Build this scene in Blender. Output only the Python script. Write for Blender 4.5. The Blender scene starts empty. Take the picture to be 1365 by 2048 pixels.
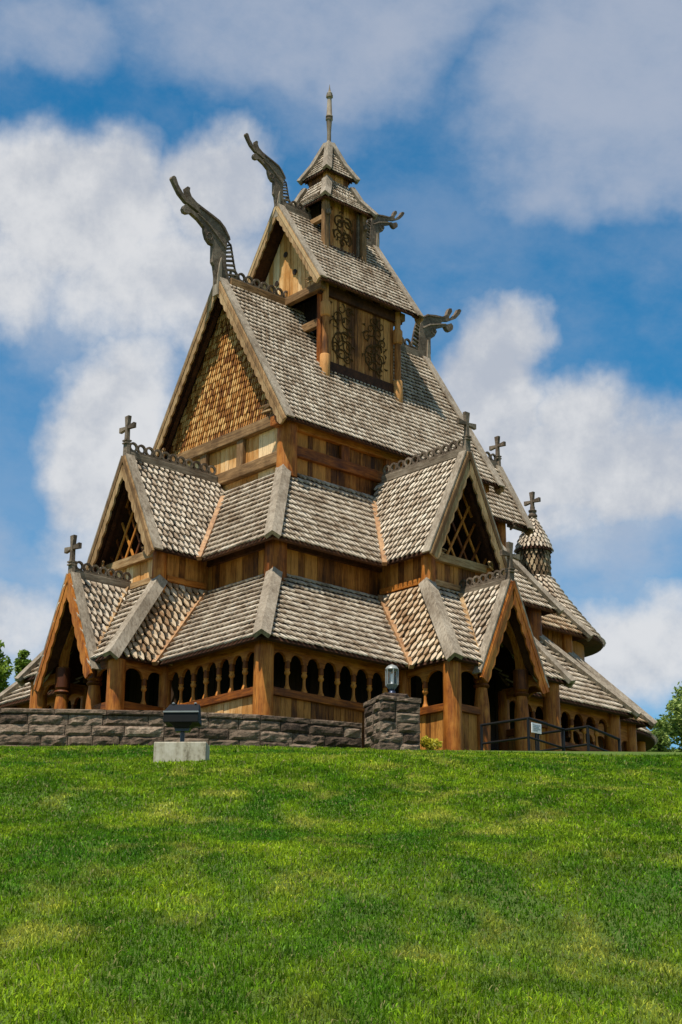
import bpy, math, random
import numpy as np
from mathutils import Vector, Matrix, noise as mnoise
random.seed(7); rng = np.random.default_rng(7)
sc = bpy.context.scene
COL = sc.collection

# ------------------------------------------------------------------ camera
CAM_LOC = Vector((-32.197, -36.601, -7.533))
_y, _p, _r = math.radians(48.054), math.radians(18.160), math.radians(0.472)
FWD = Vector((math.cos(_p)*math.cos(_y), math.cos(_p)*math.sin(_y), math.sin(_p)))
_rt = Vector((math.sin(_y), -math.cos(_y), 0)); _up = _rt.cross(FWD)
RGT = math.cos(_r)*_rt + math.sin(_r)*_up
UPV = -math.sin(_r)*_rt + math.cos(_r)*_up
cd = bpy.data.cameras.new("camera")
cd.sensor_fit = 'VERTICAL'; cd.sensor_height = 24.0; cd.lens = 3230.44/2048*24.0
cd.clip_start = 0.1; cd.clip_end = 5000
cam = bpy.data.objects.new("camera", cd); COL.objects.link(cam)
mw = Matrix.Identity(4)
for i in range(3):
    mw[i][0] = RGT[i]; mw[i][1] = UPV[i]; mw[i][2] = -FWD[i]; mw[i][3] = CAM_LOC[i]
cam.matrix_world = mw
sc.camera = cam

# ------------------------------------------------------------------ sun, sky, exposure
SUN_DIR = Vector((-1.38, -0.36, 3.16)).normalized()
sd = bpy.data.lights.new("sun", 'SUN'); sd.energy = 5.0; sd.angle = math.radians(0.5); sd.color = (1.0, 0.94, 0.84)
sun = bpy.data.objects.new("sun", sd); COL.objects.link(sun)
sun.rotation_euler = SUN_DIR.to_track_quat('Z', 'Y').to_euler()
sun.location = (0, 0, 60)
sc.view_settings.view_transform = 'Standard'; sc.view_settings.look = 'None'
sc.view_settings.exposure = 0.35; sc.view_settings.gamma = 1.0

class NT:
    """tiny node-tree helper"""
    def __init__(s, tree): s.t = tree; s.n = tree.nodes; s.l = tree.links
    def node(s, typ, **kw):
        n = s.n.new(typ)
        for k, v in kw.items(): setattr(n, k, v)
        return n
    def set(s, sock, v):
        if isinstance(v, bpy.types.NodeSocket): s.l.new(v, sock)
        else: sock.default_value = v
    def math(s, op, a, b=0.0, c=None, clamp=False):
        n = s.node('ShaderNodeMath', operation=op, use_clamp=clamp)
        s.set(n.inputs[0], a); s.set(n.inputs[1], b)
        if c is not None: s.set(n.inputs[2], c)
        return n.outputs[0]
    def vmath(s, op, a, b=(0, 0, 0)):
        n = s.node('ShaderNodeVectorMath', operation=op)
        s.set(n.inputs[0], a); s.set(n.inputs[1], b)
        return n
    def noise(s, vec, scale, detail=4, rough=0.55, dist=0.0):
        n = s.node('ShaderNodeTexNoise')
        if vec is not None: s.set(n.inputs['Vector'], vec)
        n.inputs['Scale'].default_value = scale; n.inputs['Detail'].default_value = detail
        n.inputs['Roughness'].default_value = rough; n.inputs['Distortion'].default_value = dist
        return n.outputs['Fac']
    def mapping(s, vec, scale=(1, 1, 1), rot=(0, 0, 0)):
        n = s.node('ShaderNodeMapping'); s.l.new(vec, n.inputs['Vector'])
        n.inputs['Scale'].default_value = scale; n.inputs['Rotation'].default_value = rot
        return n.outputs[0]
    def ramp(s, fac, stops):
        n = s.node('ShaderNodeValToRGB'); s.set(n.inputs[0], fac)
        e = n.color_ramp.elements
        while len(e) < len(stops): e.new(0.5)
        for i, (p, c) in enumerate(stops): e[i].position = p; e[i].color = (*c, 1) if len(c) == 3 else c
        return n.outputs[0]
    def smooth(s, x, a, b, lo=0.0, hi=1.0):
        n = s.node('ShaderNodeMapRange', interpolation_type='SMOOTHSTEP')
        s.set(n.inputs[0], x); n.inputs[1].default_value = a; n.inputs[2].default_value = b
        n.inputs[3].default_value = lo; n.inputs[4].default_value = hi
        return n.outputs[0]
    def mix(s, fac, a, b, mode='MIX'):
        n = s.node('ShaderNodeMix', data_type='RGBA', blend_type=mode)
        s.set(n.inputs[0], fac)
        for sock, v in ((n.inputs[6], a), (n.inputs[7], b)):
            if isinstance(v, tuple) and len(v) == 3: v = (*v, 1)
            s.set(sock, v)
        return n.outputs[2]

world = bpy.data.worlds.new("World"); sc.world = world; world.use_nodes = True
W = NT(world.node_tree); W.n.clear()
sky = W.node('ShaderNodeTexSky', sky_type='NISHITA')
sky.sun_disc = False; sky.sun_elevation = math.asin(SUN_DIR.z); sky.sun_rotation = math.atan2(SUN_DIR.x, SUN_DIR.y)
sky.air_density = 1.0; sky.dust_density = 0.3; sky.ozone_density = 2.0; sky.altitude = 500
SKY_S = 0.085
# clouds stand at fixed compass bearings and heights; (az, el) in radians round the bearing of the church
tc = W.node('ShaderNodeTexCoord')
sep = W.node('ShaderNodeSeparateXYZ'); W.l.new(tc.outputs['Generated'], sep.inputs[0])
ca, sa = math.cos(_y), math.sin(_y)
fx = W.math('ADD', W.math('MULTIPLY', sep.outputs[0], ca), W.math('MULTIPLY', sep.outputs[1], sa))
rx = W.math('SUBTRACT', W.math('MULTIPLY', sep.outputs[0], sa), W.math('MULTIPLY', sep.outputs[1], ca))
az = W.math('ARCTAN2', rx, fx)
el = W.math('ARCSINE', sep.outputs[2])
cmb = W.node('ShaderNodeCombineXYZ'); W.l.new(az, cmb.inputs[0]); W.l.new(el, cmb.inputs[1])
P = cmb.outputs[0]
def warp(scale, amp, seed):
    n = W.node('ShaderNodeTexNoise'); W.l.new(W.vmath('ADD', P, (seed, seed*1.7, 0)).outputs[0], n.inputs['Vector'])
    n.inputs['Scale'].default_value = scale; n.inputs['Detail'].default_value = 5; n.inputs['Roughness'].default_value = 0.6
    d = W.vmath('SUBTRACT', n.outputs['Color'], (0.5, 0.5, 0.5)).outputs[0]
    m = W.node('ShaderNodeVectorMath', operation='SCALE'); W.l.new(d, m.inputs[0]); m.inputs['Scale'].default_value = amp
    return m.outputs[0]
PW = W.vmath('ADD', W.vmath('ADD', P, warp(7, 0.09, 3.1)).outputs[0], warp(26, 0.022, 8.4)).outputs[0]
def px2ae(u, v):
    d = (FWD + RGT*((u-682.5)/3230.44) - UPV*((v-1024)/3230.44)).normalized()
    return math.atan2(d.x*sa - d.y*ca, d.x*ca + d.y*sa), math.asin(d.z)
# (pixel centre, radius x, radius y, weight)
BLOBS = [(150, 430, 330, 190, 1.0), (430, 380, 180, 160, 0.95), (300, 600, 330, 170, 0.85), (230, 860, 170, 230, 0.95),
         (330, 1000, 260, 180, 0.7), (60, 1230, 230, 150, 0.75), (250, 1180, 200, 120, 0.55),
         (1000, 800, 170, 190, 1.0), (1060, 700, 110, 110, 0.85), (1130, 960, 300, 150, 0.85), (1260, 1300, 230, 150, 0.85), (1290, 960, 260, 170, 0.9), (1180, 880, 160, 130, 0.85), (1080, 1060, 260, 120, 0.7), (40, 560, 200, 200, 0.75), (470, 560, 200, 220, 0.7), (200, 1050, 160, 110, 0.6)]
# thin high cloud, soft edged
VEILS = [(1230, 120, 420, 300, 1.0), (1240, 300, 300, 160, 0.9), (640, 30, 620, 190, 0.85), (90, 30, 260, 120, 0.7), (620, 180, 300, 130, 0.5), (1180, 1080, 330, 170, 0.8), (1330, 640, 120, 160, 0.35), (120, 640, 360, 160, 0.6), (120, 1120, 300, 130, 0.55), (900, 560, 260, 120, 0.3)]
def blobs(lst, pos, grow):
    tot = None
    for (u, v, a, b, w) in lst:
        c = px2ae(u, v); k = 1/3230.44
        d = W.vmath('SUBTRACT', pos, (c[0], c[1], 0)).outputs[0]
        d = W.vmath('MULTIPLY', d, (1/(a*k*grow), 1/(b*k*grow), 0)).outputs[0]
        m = W.smooth(W.vmath('LENGTH', d).outputs['Value'], 1.15, 0.2, 0.0, w)
        tot = m if tot is None else W.math('MAXIMUM', tot, m)
    return tot
dens = blobs(BLOBS, PW, 1.25); thin = blobs(VEILS, PW, 1.2)
nz = W.noise(P, 12, 12, 0.66)
nz2 = W.noise(W.vmath('ADD', P, (-0.006, 0.016, 0)).outputs[0], 12, 6, 0.60)
far = W.smooth(W.math('ABSOLUTE', az), 0.5, 0.9)          # elsewhere in the sky: broken cloud
dens = W.math('MAXIMUM', dens, W.math('MULTIPLY', far, W.smooth(W.noise(W.vmath('MULTIPLY', tc.outputs['Generated'], (2, 2, 4)).outputs[0], 1.6, 5), 0.42, 0.62, 0, 0.8)))
dn = W.math('ADD', dens, W.math('MULTIPLY', W.math('SUBTRACT', nz, 0.5), 0.74))
cov = W.smooth(dn, 0.10, 0.84)
wisp = W.noise(W.mapping(P, (1, 1.6, 1), (0, 0, 0.5)), 5, 10, 0.64)
veil = W.math('MULTIPLY', W.smooth(W.math('ADD', thin, W.math('MULTIPLY', W.math('SUBTRACT', wisp, 0.5), 1.5)), 0.05, 1.05), 0.80)
veil = W.math('MAXIMUM', veil, W.math('MULTIPLY', W.smooth(wisp, 0.36, 0.72), 0.30))
heap = cov
cov = W.math('MAXIMUM', cov, veil)
relief = W.math('MULTIPLY', W.math('SUBTRACT', nz, nz2), 1.1)
shade = W.smooth(W.math('ADD', relief, W.math('MULTIPLY', 1.0, W.noise(W.vmath('ADD', PW, (4, 9, 0)).outputs[0], 6, 6, 0.55))), 0.22, 0.72)
ccol = W.ramp(shade, [(0.0, (0.56, 0.60, 0.68)), (0.5, (0.71, 0.73, 0.77)), (1.0, (0.86, 0.865, 0.88))])
hs = W.node('ShaderNodeHueSaturation'); W.l.new(sky.outputs[0], hs.inputs['Color']); hs.inputs['Saturation'].default_value = 1.42; hs.inputs['Value'].default_value = 1.24; hs.inputs['Hue'].default_value = 0.487
skyc = W.node('ShaderNodeVectorMath', operation='SCALE'); W.l.new(hs.outputs[0], skyc.inputs[0]); skyc.inputs['Scale'].default_value = 1.0
ccol = W.mix(heap, (0.57, 0.61, 0.71), ccol)
cl = W.node('ShaderNodeVectorMath', operation='SCALE'); W.l.new(ccol, cl.inputs[0]); cl.inputs['Scale'].default_value = 0.68/SKY_S
sm = W.mix(W.math('MULTIPLY', cov, 0.94), skyc.outputs[0], cl.outputs[0])
bg = W.node('ShaderNodeBackground'); W.l.new(sm, bg.inputs['Color']); bg.inputs['Strength'].default_value = SKY_S
wo = W.node('ShaderNodeOutputWorld'); W.l.new(bg.outputs[0], wo.inputs[0])
world.cycles.sampling_method = 'MANUAL'; world.cycles.sample_map_resolution = 512

# ------------------------------------------------------------------ materials
def principled(name):
    m = bpy.data.materials.new(name); m.use_nodes = True
    t = NT(m.node_tree); b = t.n['Principled BSDF']
    b.inputs['Specular IOR Level'].default_value = 0.25
    return m, t, b
def wood(name, stops, grain=(9, 9, 0.9), rough=0.75, var=0.5, bump=0.35, stain=None, island=True, streak=0.5):
    """timber: fine grain, a colour of its own for every board, blotchy weathering"""
    m, t, b = principled(name)
    co = t.node('ShaderNodeTexCoord').outputs['Object']
    geo = t.node('ShaderNodeNewGeometry')
    rnd = geo.outputs['Random Per Island']
    off = t.node('ShaderNodeCombineXYZ'); t.l.new(t.math('MULTIPLY', rnd, 37.0), off.inputs[0]); t.l.new(t.math('MULTIPLY', rnd, 91.0), off.inputs[1]); t.l.new(t.math('MULTIPLY', rnd, 53.0), off.inputs[2])
    g = t.noise(t.vmath('ADD', t.mapping(co, grain), off.outputs[0]).outputs[0], 1.6, 6, 0.65, 0.6)
    blot = t.noise(co, 1.3, 4, 0.6)
    f = t.math('ADD', t.math('MULTIPLY', g, 0.55), t.math('MULTIPLY', blot, 0.45))
    if island: f = t.math('ADD', f, t.math('MULTIPLY', t.math('SUBTRACT', rnd, 0.5), var))
    f = t.smooth(f, 0.26, 0.74)
    c = t.ramp(f, stops)
    if island:      # drip streaks and greyed patches that follow the grain
        sk = t.noise(t.vmath('ADD', t.mapping(co, tuple(2.2*a for a in grain)), off.outputs[0]).outputs[0], 1.3, 5, 0.7)
        c = t.mix(t.smooth(sk, 0.50, 0.68, 0, streak), c, tuple(0.32*a for a in stops[0][1]))
    if stain: c = t.mix(t.smooth(t.noise(co, stain[2], 5, 0.6), stain[3], stain[3]+0.16, 0, stain[1]), c, stain[0])
    t.l.new(c, b.inputs['Base Color']); b.inputs['Roughness'].default_value = rough
    bp = t.node('ShaderNodeBump'); bp.inputs['Strength'].default_value = bump; bp.inputs['Distance'].default_value = 0.02
    t.l.new(g, bp.inputs['Height']); t.l.new(bp.outputs[0], b.inputs['Normal'])
    return m
GX, GY, GZ = (0.9, 9, 9), (9, 0.9, 9), (9, 9, 0.9)
M = {}
M['shingle'] = wood('weathered_shingle', [(0, (0.20, 0.138, 0.085)), (0.45, (0.42, 0.34, 0.248)), (1, (0.62, 0.54, 0.425))], (6, 6, 3), 0.8, 0.22, 0.25, ((0.19, 0.115, 0.055), 0.6, 0.8, 0.56), streak=0.10)
M['shingle_warm'] = wood('warm_shingle', [(0, (0.20, 0.11, 0.05)), (0.4, (0.38, 0.26, 0.15)), (1, (0.56, 0.45, 0.31))], (6, 6, 3), 0.8, 0.3, 0.25, streak=0.15)
M['shingle_dark'] = wood('dark_shingle', [(0, (0.05, 0.028, 0.012)), (0.45, (0.17, 0.11, 0.055)), (1, (0.36, 0.27, 0.16))], (6, 6, 3), 0.8, 0.4, 0.25, streak=0.15)
M['shingle_gold'] = wood('golden_shingle', [(0, (0.13, 0.040, 0.005)), (0.45, (0.37, 0.148, 0.026)), (1, (0.60, 0.35, 0.12))], (6, 6, 3), 0.7, 0.4, 0.25, streak=0.15)
amber = [(0, (0.075, 0.018, 0.002)), (0.45, (0.30, 0.086, 0.008)), (1, (0.55, 0.215, 0.036))]
for ax, gr in (('x', GX), ('y', GY), ('z', GZ)):
    M['amber_'+ax] = wood('amber_timber_'+ax, amber, gr, 0.6, 0.45, 0.4)
    M['pale_'+ax] = wood('pale_timber_'+ax, [(0, (0.085, 0.058, 0.034)), (0.5, (0.225, 0.18, 0.128)), (1, (0.39, 0.33, 0.25))], gr, 0.8, 0.3, 0.4)
    M['tan_'+ax] = wood('tan_timber_'+ax, [(0, (0.11, 0.055, 0.018)), (0.5, (0.29, 0.165, 0.068)), (1, (0.50, 0.34, 0.17))], gr, 0.7, 0.4, 0.4)
M['plank_sunlit'] = wood('sunlit_planks', [(0, (0.46, 0.20, 0.045)), (0.4, (0.70, 0.40, 0.15)), (1, (0.84, 0.60, 0.33))], GZ, 0.7, 0.5, 0.4)  # brighter copy for west faces; sunlight is put into the colour
M['plank'] = wood('amber_planks', [(0, (0.045, 0.013, 0.002)), (0.45, (0.24, 0.082, 0.011)), (1, (0.50, 0.21, 0.042))], GZ, 0.65, 0.36, 0.4)  # darker copy of the boards; south-side shade is put into the colour
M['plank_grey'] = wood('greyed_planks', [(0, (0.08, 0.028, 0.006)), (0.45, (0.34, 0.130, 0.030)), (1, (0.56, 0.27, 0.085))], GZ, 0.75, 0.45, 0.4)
M['carved'] = wood('carved_weathered_timber', [(0, (0.045, 0.030, 0.018)), (0.5, (0.125, 0.090, 0.060)), (1, (0.25, 0.195, 0.138))], (5, 5, 5), 0.8, 0.2, 0.5)
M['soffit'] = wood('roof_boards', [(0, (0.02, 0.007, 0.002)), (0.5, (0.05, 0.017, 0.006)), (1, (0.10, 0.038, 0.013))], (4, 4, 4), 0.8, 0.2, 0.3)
M['shade_dark'] = wood('shade_dark_planks', [(0, (0.008, 0.005, 0.003)), (0.5, (0.022, 0.013, 0.007)), (1, (0.05, 0.028, 0.013))], GZ, 0.7, 0.7, 0.3)  # near-black colour stands for shade in the gallery and openings
M['copper'] = wood('valley_timber', [(0, (0.18, 0.085, 0.035)), (0.5, (0.33, 0.175, 0.078)), (1, (0.46, 0.28, 0.14))], (4, 4, 4), 0.6, 0.2, 0.3)
def plain(name, col, rough=0.5, metal=0.0, spec=0.5):
    m, t, b = principled(name)
    co = t.node('ShaderNodeTexCoord').outputs['Object']
    c = t.mix(t.noise(co, 9, 5, 0.6), tuple(x*0.75 for x in col), tuple(min(1, x*1.2) for x in col))
    t.l.new(c, b.inputs['Base Color']); b.inputs['Roughness'].default_value = rough; b.inputs['Metallic'].default_value = metal
    b.inputs['Specular IOR Level'].default_value = spec
    return m
M['black'] = plain('black_ornament', (0.085, 0.046, 0.018), 0.95, 0.0, 0.05)
M['iron'] = plain('black_painted_metal', (0.018, 0.018, 0.020), 0.35)
M['rail'] = plain('dark_rail_metal', (0.008, 0.008, 0.008), 0.5, 0.0, 0.2)
M['housing'] = plain('dark_lamp_metal', (0.010, 0.010, 0.010), 0.6, 0.0, 0.15)
M['white'] = plain('white_paint', (0.72, 0.73, 0.72), 0.5)
M['grey'] = plain('grey_print', (0.25, 0.25, 0.27), 0.6)
M['steel'] = plain('pale_metal', (0.25, 0.26, 0.24), 0.4, 0.2)
def rock():
    m, t, b = principled('split_face_stone')
    co = t.node('ShaderNodeTexCoord').outputs['Object']
    rnd = t.node('ShaderNodeNewGeometry').outputs['Random Per Island']
    f = t.math('ADD', t.math('MULTIPLY', t.noise(co, 11, 9, 0.75), 0.85), t.math('MULTIPLY', t.math('SUBTRACT', rnd, 0.35), 0.35))
    c = t.ramp(f, [(0.28, (0.035, 0.022, 0.014)), (0.5, (0.125, 0.084, 0.055)), (0.66, (0.25, 0.18, 0.125)), (0.85, (0.45, 0.36, 0.26))])
    c = t.mix(t.smooth(t.math('FRACT', t.math('MULTIPLY', rnd, 7.3)), 0.45, 1.0, 0, 0.55), c, (0.16, 0.115, 0.075))
    t.l.new(c, b.inputs['Base Color']); b.inputs['Roughness'].default_value = 0.9
    bp = t.node('ShaderNodeBump'); bp.inputs['Strength'].default_value = 0.9; bp.inputs['Distance'].default_value = 0.05
    t.l.new(t.noise(co, 13, 8, 0.7), bp.inputs['Height']); t.l.new(bp.outputs[0], b.inputs['Normal'])
    return m
M['rock'] = rock()
def concrete():
    m, t, b = principled('cast_concrete')
    co = t.node('ShaderNodeTexCoord').outputs['Object']
    n = t.noise(t.mapping(co, (7, 7, 1.5)), 1.5, 6, 0.6); n2 = t.noise(co, 22, 4)
    c = t.ramp(t.math('ADD', t.math('MULTIPLY', n, 0.7), t.math('MULTIPLY', n2, 0.3)), [(0.32, (0.12, 0.10, 0.06)), (0.46, (0.36, 0.32, 0.235)), (0.75, (0.56, 0.52, 0.42))])
    t.l.new(c, b.inputs['Base Color']); b.inputs['Roughness'].default_value = 0.9
    return m
M['concrete'] = concrete()
def glass():
    m, t, b = principled('lantern_glass')
    b.inputs['Base Color'].default_value = (0.8, 0.88, 0.88, 1); b.inputs['Roughness'].default_value = 0.05
    b.inputs['Alpha'].default_value = 0.07; b.inputs['Specular IOR Level'].default_value = 0.4
    return m
M['glass'] = glass()
def leaf(name, stops, transl=0.35):
    m, t, b = principled(name)
    rnd = t.node('ShaderNodeNewGeometry').outputs['Random Per Island']
    co = t.node('ShaderNodeTexCoord').outputs['Object']
    f = t.math('ADD', t.math('MULTIPLY', rnd, 0.6), t.math('MULTIPLY', t.noise(co, 0.9, 3), 0.5))
    c = t.ramp(f, stops)
    t.l.new(c, b.inputs['Base Color']); b.inputs['Roughness'].default_value = 0.5
    tr = t.node('ShaderNodeBsdfTranslucent'); t.l.new(c, tr.inputs[0])
    mx = t.node('ShaderNodeMixShader'); mx.inputs[0].default_value = transl
    t.l.new(b.outputs[0], mx.inputs[1]); t.l.new(tr.outputs[0], mx.inputs[2])
    t.l.new(mx.outputs[0], t.n['Material Output'].inputs[0])
    return m
M['leaf'] = leaf('tree_leaves', [(0.2, (0.05, 0.10, 0.010)), (0.55, (0.14, 0.22, 0.022)), (0.85, (0.27, 0.36, 0.04))])
M['leaf_blue'] = leaf('grey_green_leaves', [(0.2, (0.06, 0.11, 0.02)), (0.55, (0.18, 0.26, 0.05)), (0.85, (0.33, 0.40, 0.10))])
M['leaf_yellow'] = leaf('yellow_leaves', [(0.2, (0.25, 0.26, 0.02)), (0.55, (0.48, 0.42, 0.03)), (0.85, (0.60, 0.52, 0.05))])
M['bark'] = wood('bark', [(0, (0.03, 0.022, 0.016)), (0.5, (0.09, 0.065, 0.045)), (1, (0.16, 0.12, 0.09))], GZ, 0.9, 0.1, 0.8)
def grass_mat():
    m, t, b = principled('grass_blades')
    a = t.node('ShaderNodeAttribute', attribute_name='tint')
    c = a.outputs['Color']
    t.l.new(c, b.inputs['Base Color']); b.inputs['Roughness'].default_value = 0.42; b.inputs['Specular IOR Level'].default_value = 0.12
    tr = t.node('ShaderNodeBsdfTranslucent'); t.l.new(c, tr.inputs[0])
    mx = t.node('ShaderNodeMixShader'); mx.inputs[0].default_value = 0.5
    t.l.new(b.outputs[0], mx.inputs[1]); t.l.new(tr.outputs[0], mx.inputs[2])
    t.l.new(mx.outputs[0], t.n['Material Output'].inputs[0])
    return m
M['grass'] = grass_mat()
def lawn_mat():
    m, t, b = principled('lawn_turf')
    co = t.node('ShaderNodeTexCoord').outputs['Object']
    f = t.math('ADD', t.math('MULTIPLY', t.noise(co, 0.35, 5, 0.6), 0.6), t.math('MULTIPLY', t.noise(co, 30, 4, 0.7), 0.4))
    c = t.ramp(f, [(0.3, (0.03, 0.055, 0.006)), (0.55, (0.07, 0.11, 0.014)), (0.8, (0.12, 0.15, 0.03))])
    t.l.new(c, b.inputs['Base Color']); b.inputs['Roughness'].default_value = 0.95
    return m
M['lawn'] = lawn_mat()

# ------------------------------------------------------------------ mesh helpers
V = Vector
class MB:
    def __init__(s): s.v = []; s.f = []; s.m = []
    def add(s, vs, fs, mi=0):
        o = len(s.v); s.v.extend([tuple(x) for x in vs])
        for f in fs: s.f.append([i+o for i in f]); s.m.append(mi)
        return s
    def hexa(s, p, mi=0):     # 8 points: bottom ring 0-3, top ring 4-7
        return s.add(p, [(3, 2, 1, 0), (4, 5, 6, 7), (0, 1, 5, 4), (1, 2, 6, 5), (2, 3, 7, 6), (3, 0, 4, 7)], mi)
    def box(s, lo, hi, mi=0):
        a, b, c = lo; d, e, f = hi
        return s.hexa([(a, b, c), (d, b, c), (d, e, c), (a, e, c), (a, b, f), (d, b, f), (d, e, f), (a, e, f)], mi)
    def beam(s, p0, p1, w, h, up=(0, 0, 1), mi=0, w1=None):
        p0, p1 = V(p0), V(p1); d = (p1-p0).normalized(); u = V(up)
        sd = d.cross(u).normalized(); u = sd.cross(d).normalized()
        w1 = w if w1 is None else w1
        q = []
        for p, ww in ((p0, w), (p1, w1)):
            q.append([p-sd*ww/2-u*h/2, p+sd*ww/2-u*h/2, p+sd*ww/2+u*h/2, p-sd*ww/2+u*h/2])
        return s.hexa(q[0]+q[1], mi)
    def prism(s, poly, ext, mi=0):
        n = len(poly); e = V(ext); a = [V(p) for p in poly]
        vs = a+[p+e for p in a]
        fs = [list(range(n-1, -1, -1)), list(range(n, 2*n))]+[(i, (i+1) % n, n+(i+1) % n, n+i) for i in range(n)]
        return s.add(vs, fs, mi)
    def lathe(s, prof, c, n=14, mi=0, ph=0.0):
        vs = []; fs = []
        for (r, z) in prof:
            for i in range(n):
                a = 2*math.pi*i/n+ph; vs.append((c[0]+r*math.cos(a), c[1]+r*math.sin(a), c[2]+z))
        for k in range(len(prof)-1):
            for i in range(n):
                j = (i+1) % n; fs.append((k*n+i, k*n+j, (k+1)*n+j, (k+1)*n+i))
        fs.append(list(range(n-1, -1, -1))); fs.append([(len(prof)-1)*n+i for i in range(n)])
        return s.add(vs, fs, mi)
    def tube(s, pts, rad, n=7, mi=0):
        pts = [V(p) for p in pts]
        if not hasattr(rad, '__len__'): rad = [rad]*len(pts)
        vs = []; fs = []; ref = V((0.31, 0.52, 0.79)).normalized()
        for k, p in enumerate(pts):
            d = (pts[min(k+1, len(pts)-1)]-pts[max(k-1, 0)]).normalized()
            a = d.cross(ref)
            a = a.normalized() if a.length > 1e-4 else V((1, 0, 0)); b = d.cross(a)
            for i in range(n):
                t = 2*math.pi*i/n; vs.append(p+(a*math.cos(t)+b*math.sin(t))*rad[k])
        for k in range(len(pts)-1):
            for i in range(n):
                j = (i+1) % n; fs.append((k*n+i, k*n+j, (k+1)*n+j, (k+1)*n+i))
        fs.append(list(range(n-1, -1, -1))); fs.append([(len(pts)-1)*n+i for i in range(n)])
        return s.add(vs, fs, mi)
    def ring(s, c, ro, ri, t, ax, n=14, mi=0):     # flat annulus, thickness t; ax = in-plane horizontal direction, other axis is z
        ax = V(ax); nn = V((-ax.y, ax.x, 0)); c = V(c); vs = []; fs = []
        for i in range(n):
            a = 2*math.pi*i/n; d = ax*math.cos(a)+V((0, 0, 1))*math.sin(a)
            vs += [c+d*ro-nn*t/2, c+d*ri-nn*t/2, c+d*ri+nn*t/2, c+d*ro+nn*t/2]
        for i in range(n):
            j = (i+1) % n
            for k in range(4): fs.append((4*i+k, 4*i+(k+1) % 4, 4*j+(k+1) % 4, 4*j+k))
        return s.add(vs, fs, mi)
    def build(s, name, mats, parent=None, smooth=False, bevel=0.0):
        me = bpy.data.meshes.new(name)
        base = V((0, 0, 0)); p = parent
        while p is not None: base += p.location; p = p.parent
        vv = np.array(s.v, dtype=np.float64)-np.array(base)
        me.from_pydata(vv.tolist(), [], s.f)
        if not isinstance(mats, (list, tuple)): mats = [mats]
        for m in mats: me.materials.append(M[m] if isinstance(m, str) else m)
        if len(mats) > 1: me.polygons.foreach_set('material_index', s.m)
        me.validate(); me.update()
        if smooth:
            me.polygons.foreach_set('use_smooth', [len(p.vertices) <= 4 for p in me.polygons])
            try: me.set_sharp_from_angle(angle=math.radians(40))
            except Exception: pass
        o = bpy.data.objects.new(name, me); COL.objects.link(o)
        if parent is not None: o.parent = parent
        if bevel:
            b = o.modifiers.new('edge', 'BEVEL'); b.width = bevel; b.segments = 2; b.limit_method = 'ANGLE'
        return o
def thing(name, label, cat, loc=(0, 0, 0), group=None):
    o = bpy.data.objects.new(name, None); COL.objects.link(o); o.location = loc; o.empty_display_size = 0.3
    o['label'] = label; o['category'] = cat
    if group: o['group'] = group
    return o
def tag(o, label, cat, group=None):
    o['label'] = label; o['category'] = cat
    if group: o['group'] = group
    return o

def shingles(mb, poly, sdir, w=0.2, e=0.26, th=0.05, lift=0.125, mi=0, margin=0.03, seed=1, slab=0.07, slab_mi=1, free=()):
    """rows of pointed shingles over a planar patch, eave along sdir; free = polygon edges where a shingle may run over"""
    rn = random.Random(seed)
    P3 = [V(p) for p in poly]; s = V(sdir).normalized()
    n = V((0, 0, 0))
    for i in range(len(P3)): n += P3[i].cross(P3[(i+1) % len(P3)])
    n.normalize()
    if n.z < -1e-6: n = -n
    t = n.cross(s)
    if t.z < 0: s = -s; t = n.cross(s)
    o = P3[0]
    q = [((p-o).dot(s), (p-o).dot(t)) for p in P3]
    A = sum(q[i][0]*q[(i+1) % len(q)][1]-q[(i+1) % len(q)][0]*q[i][1] for i in range(len(q)))
    idx = list(range(len(q)))
    if A < 0: idx = idx[::-1]
    edges = []
    for k in range(len(idx)):
        i, j = idx[k], idx[(k+1) % len(idx)]
        dx, dy = q[j][0]-q[i][0], q[j][1]-q[i][1]; L = math.hypot(dx, dy)
        if L < 1e-6: continue
        nx, ny = -dy/L, dx/L
        key = tuple(sorted((i, j)))
        edges.append((nx, ny, nx*q[i][0]+ny*q[i][1], 0.2 if key in [tuple(sorted(f)) for f in free] else margin))
    s0 = min(a for a, b in q); s1 = max(a for a, b in q); t0 = min(b for a, b in q); t1 = max(b for a, b in q)
    Ls = 1.36*e
    k = 0; tt = t0-0.02
    while tt < t1-0.25*e:
        x = s0-w+(w/2 if k % 2 else 0)
        while x < s1+w:
            cx, cy = x, tt+0.5*e
            if all(nx*cx+ny*max(cy, t0+0.5*e)-d >= -mg for nx, ny, d, mg in edges):
                ww = w*rn.uniform(0.75, 0.84); dt = rn.uniform(-0.02, 0.02)*e*1.5; dl = rn.uniform(-0.006, 0.008); L = min(Ls, t1-tt+0.02)
                sk = rn.uniform(-0.03, 0.03)*w; rt = rn.gauss(0, 0.03)
                if rn.random() < 0.03: rt *= 4; dt += rn.uniform(-0.12, 0.05)*e; dl += rn.uniform(0, 0.015)
                out = [(-.40, L), (-.5, .98*e), (-.41, .60*e), (-.24, .18*e), (-.085, 0), (.085, 0), (.24, .18*e), (.41, .60*e), (.5, .98*e), (.40, L)]
                top = []; bot = []
                for a, b in out:
                    hgt = lift-(lift-0.01)*b/Ls+dl*(1-b/Ls)
                    p = o+s*(x+a*ww+sk+rt*(b-L))+t*(tt+b+dt-rt*a*ww)+n*hgt
                    top.append(p); bot.append(p-n*th)
                nn = len(out)
                mb.add(top+bot, [list(range(nn-1, -1, -1))]+[(i, i+1, nn+i+1, nn+i) for i in range(nn-1)], mi)
            x += w
        tt += e; k += 1
    if slab: mb.prism([p-n*0.02 for p in P3], -n*slab, slab_mi)

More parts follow.
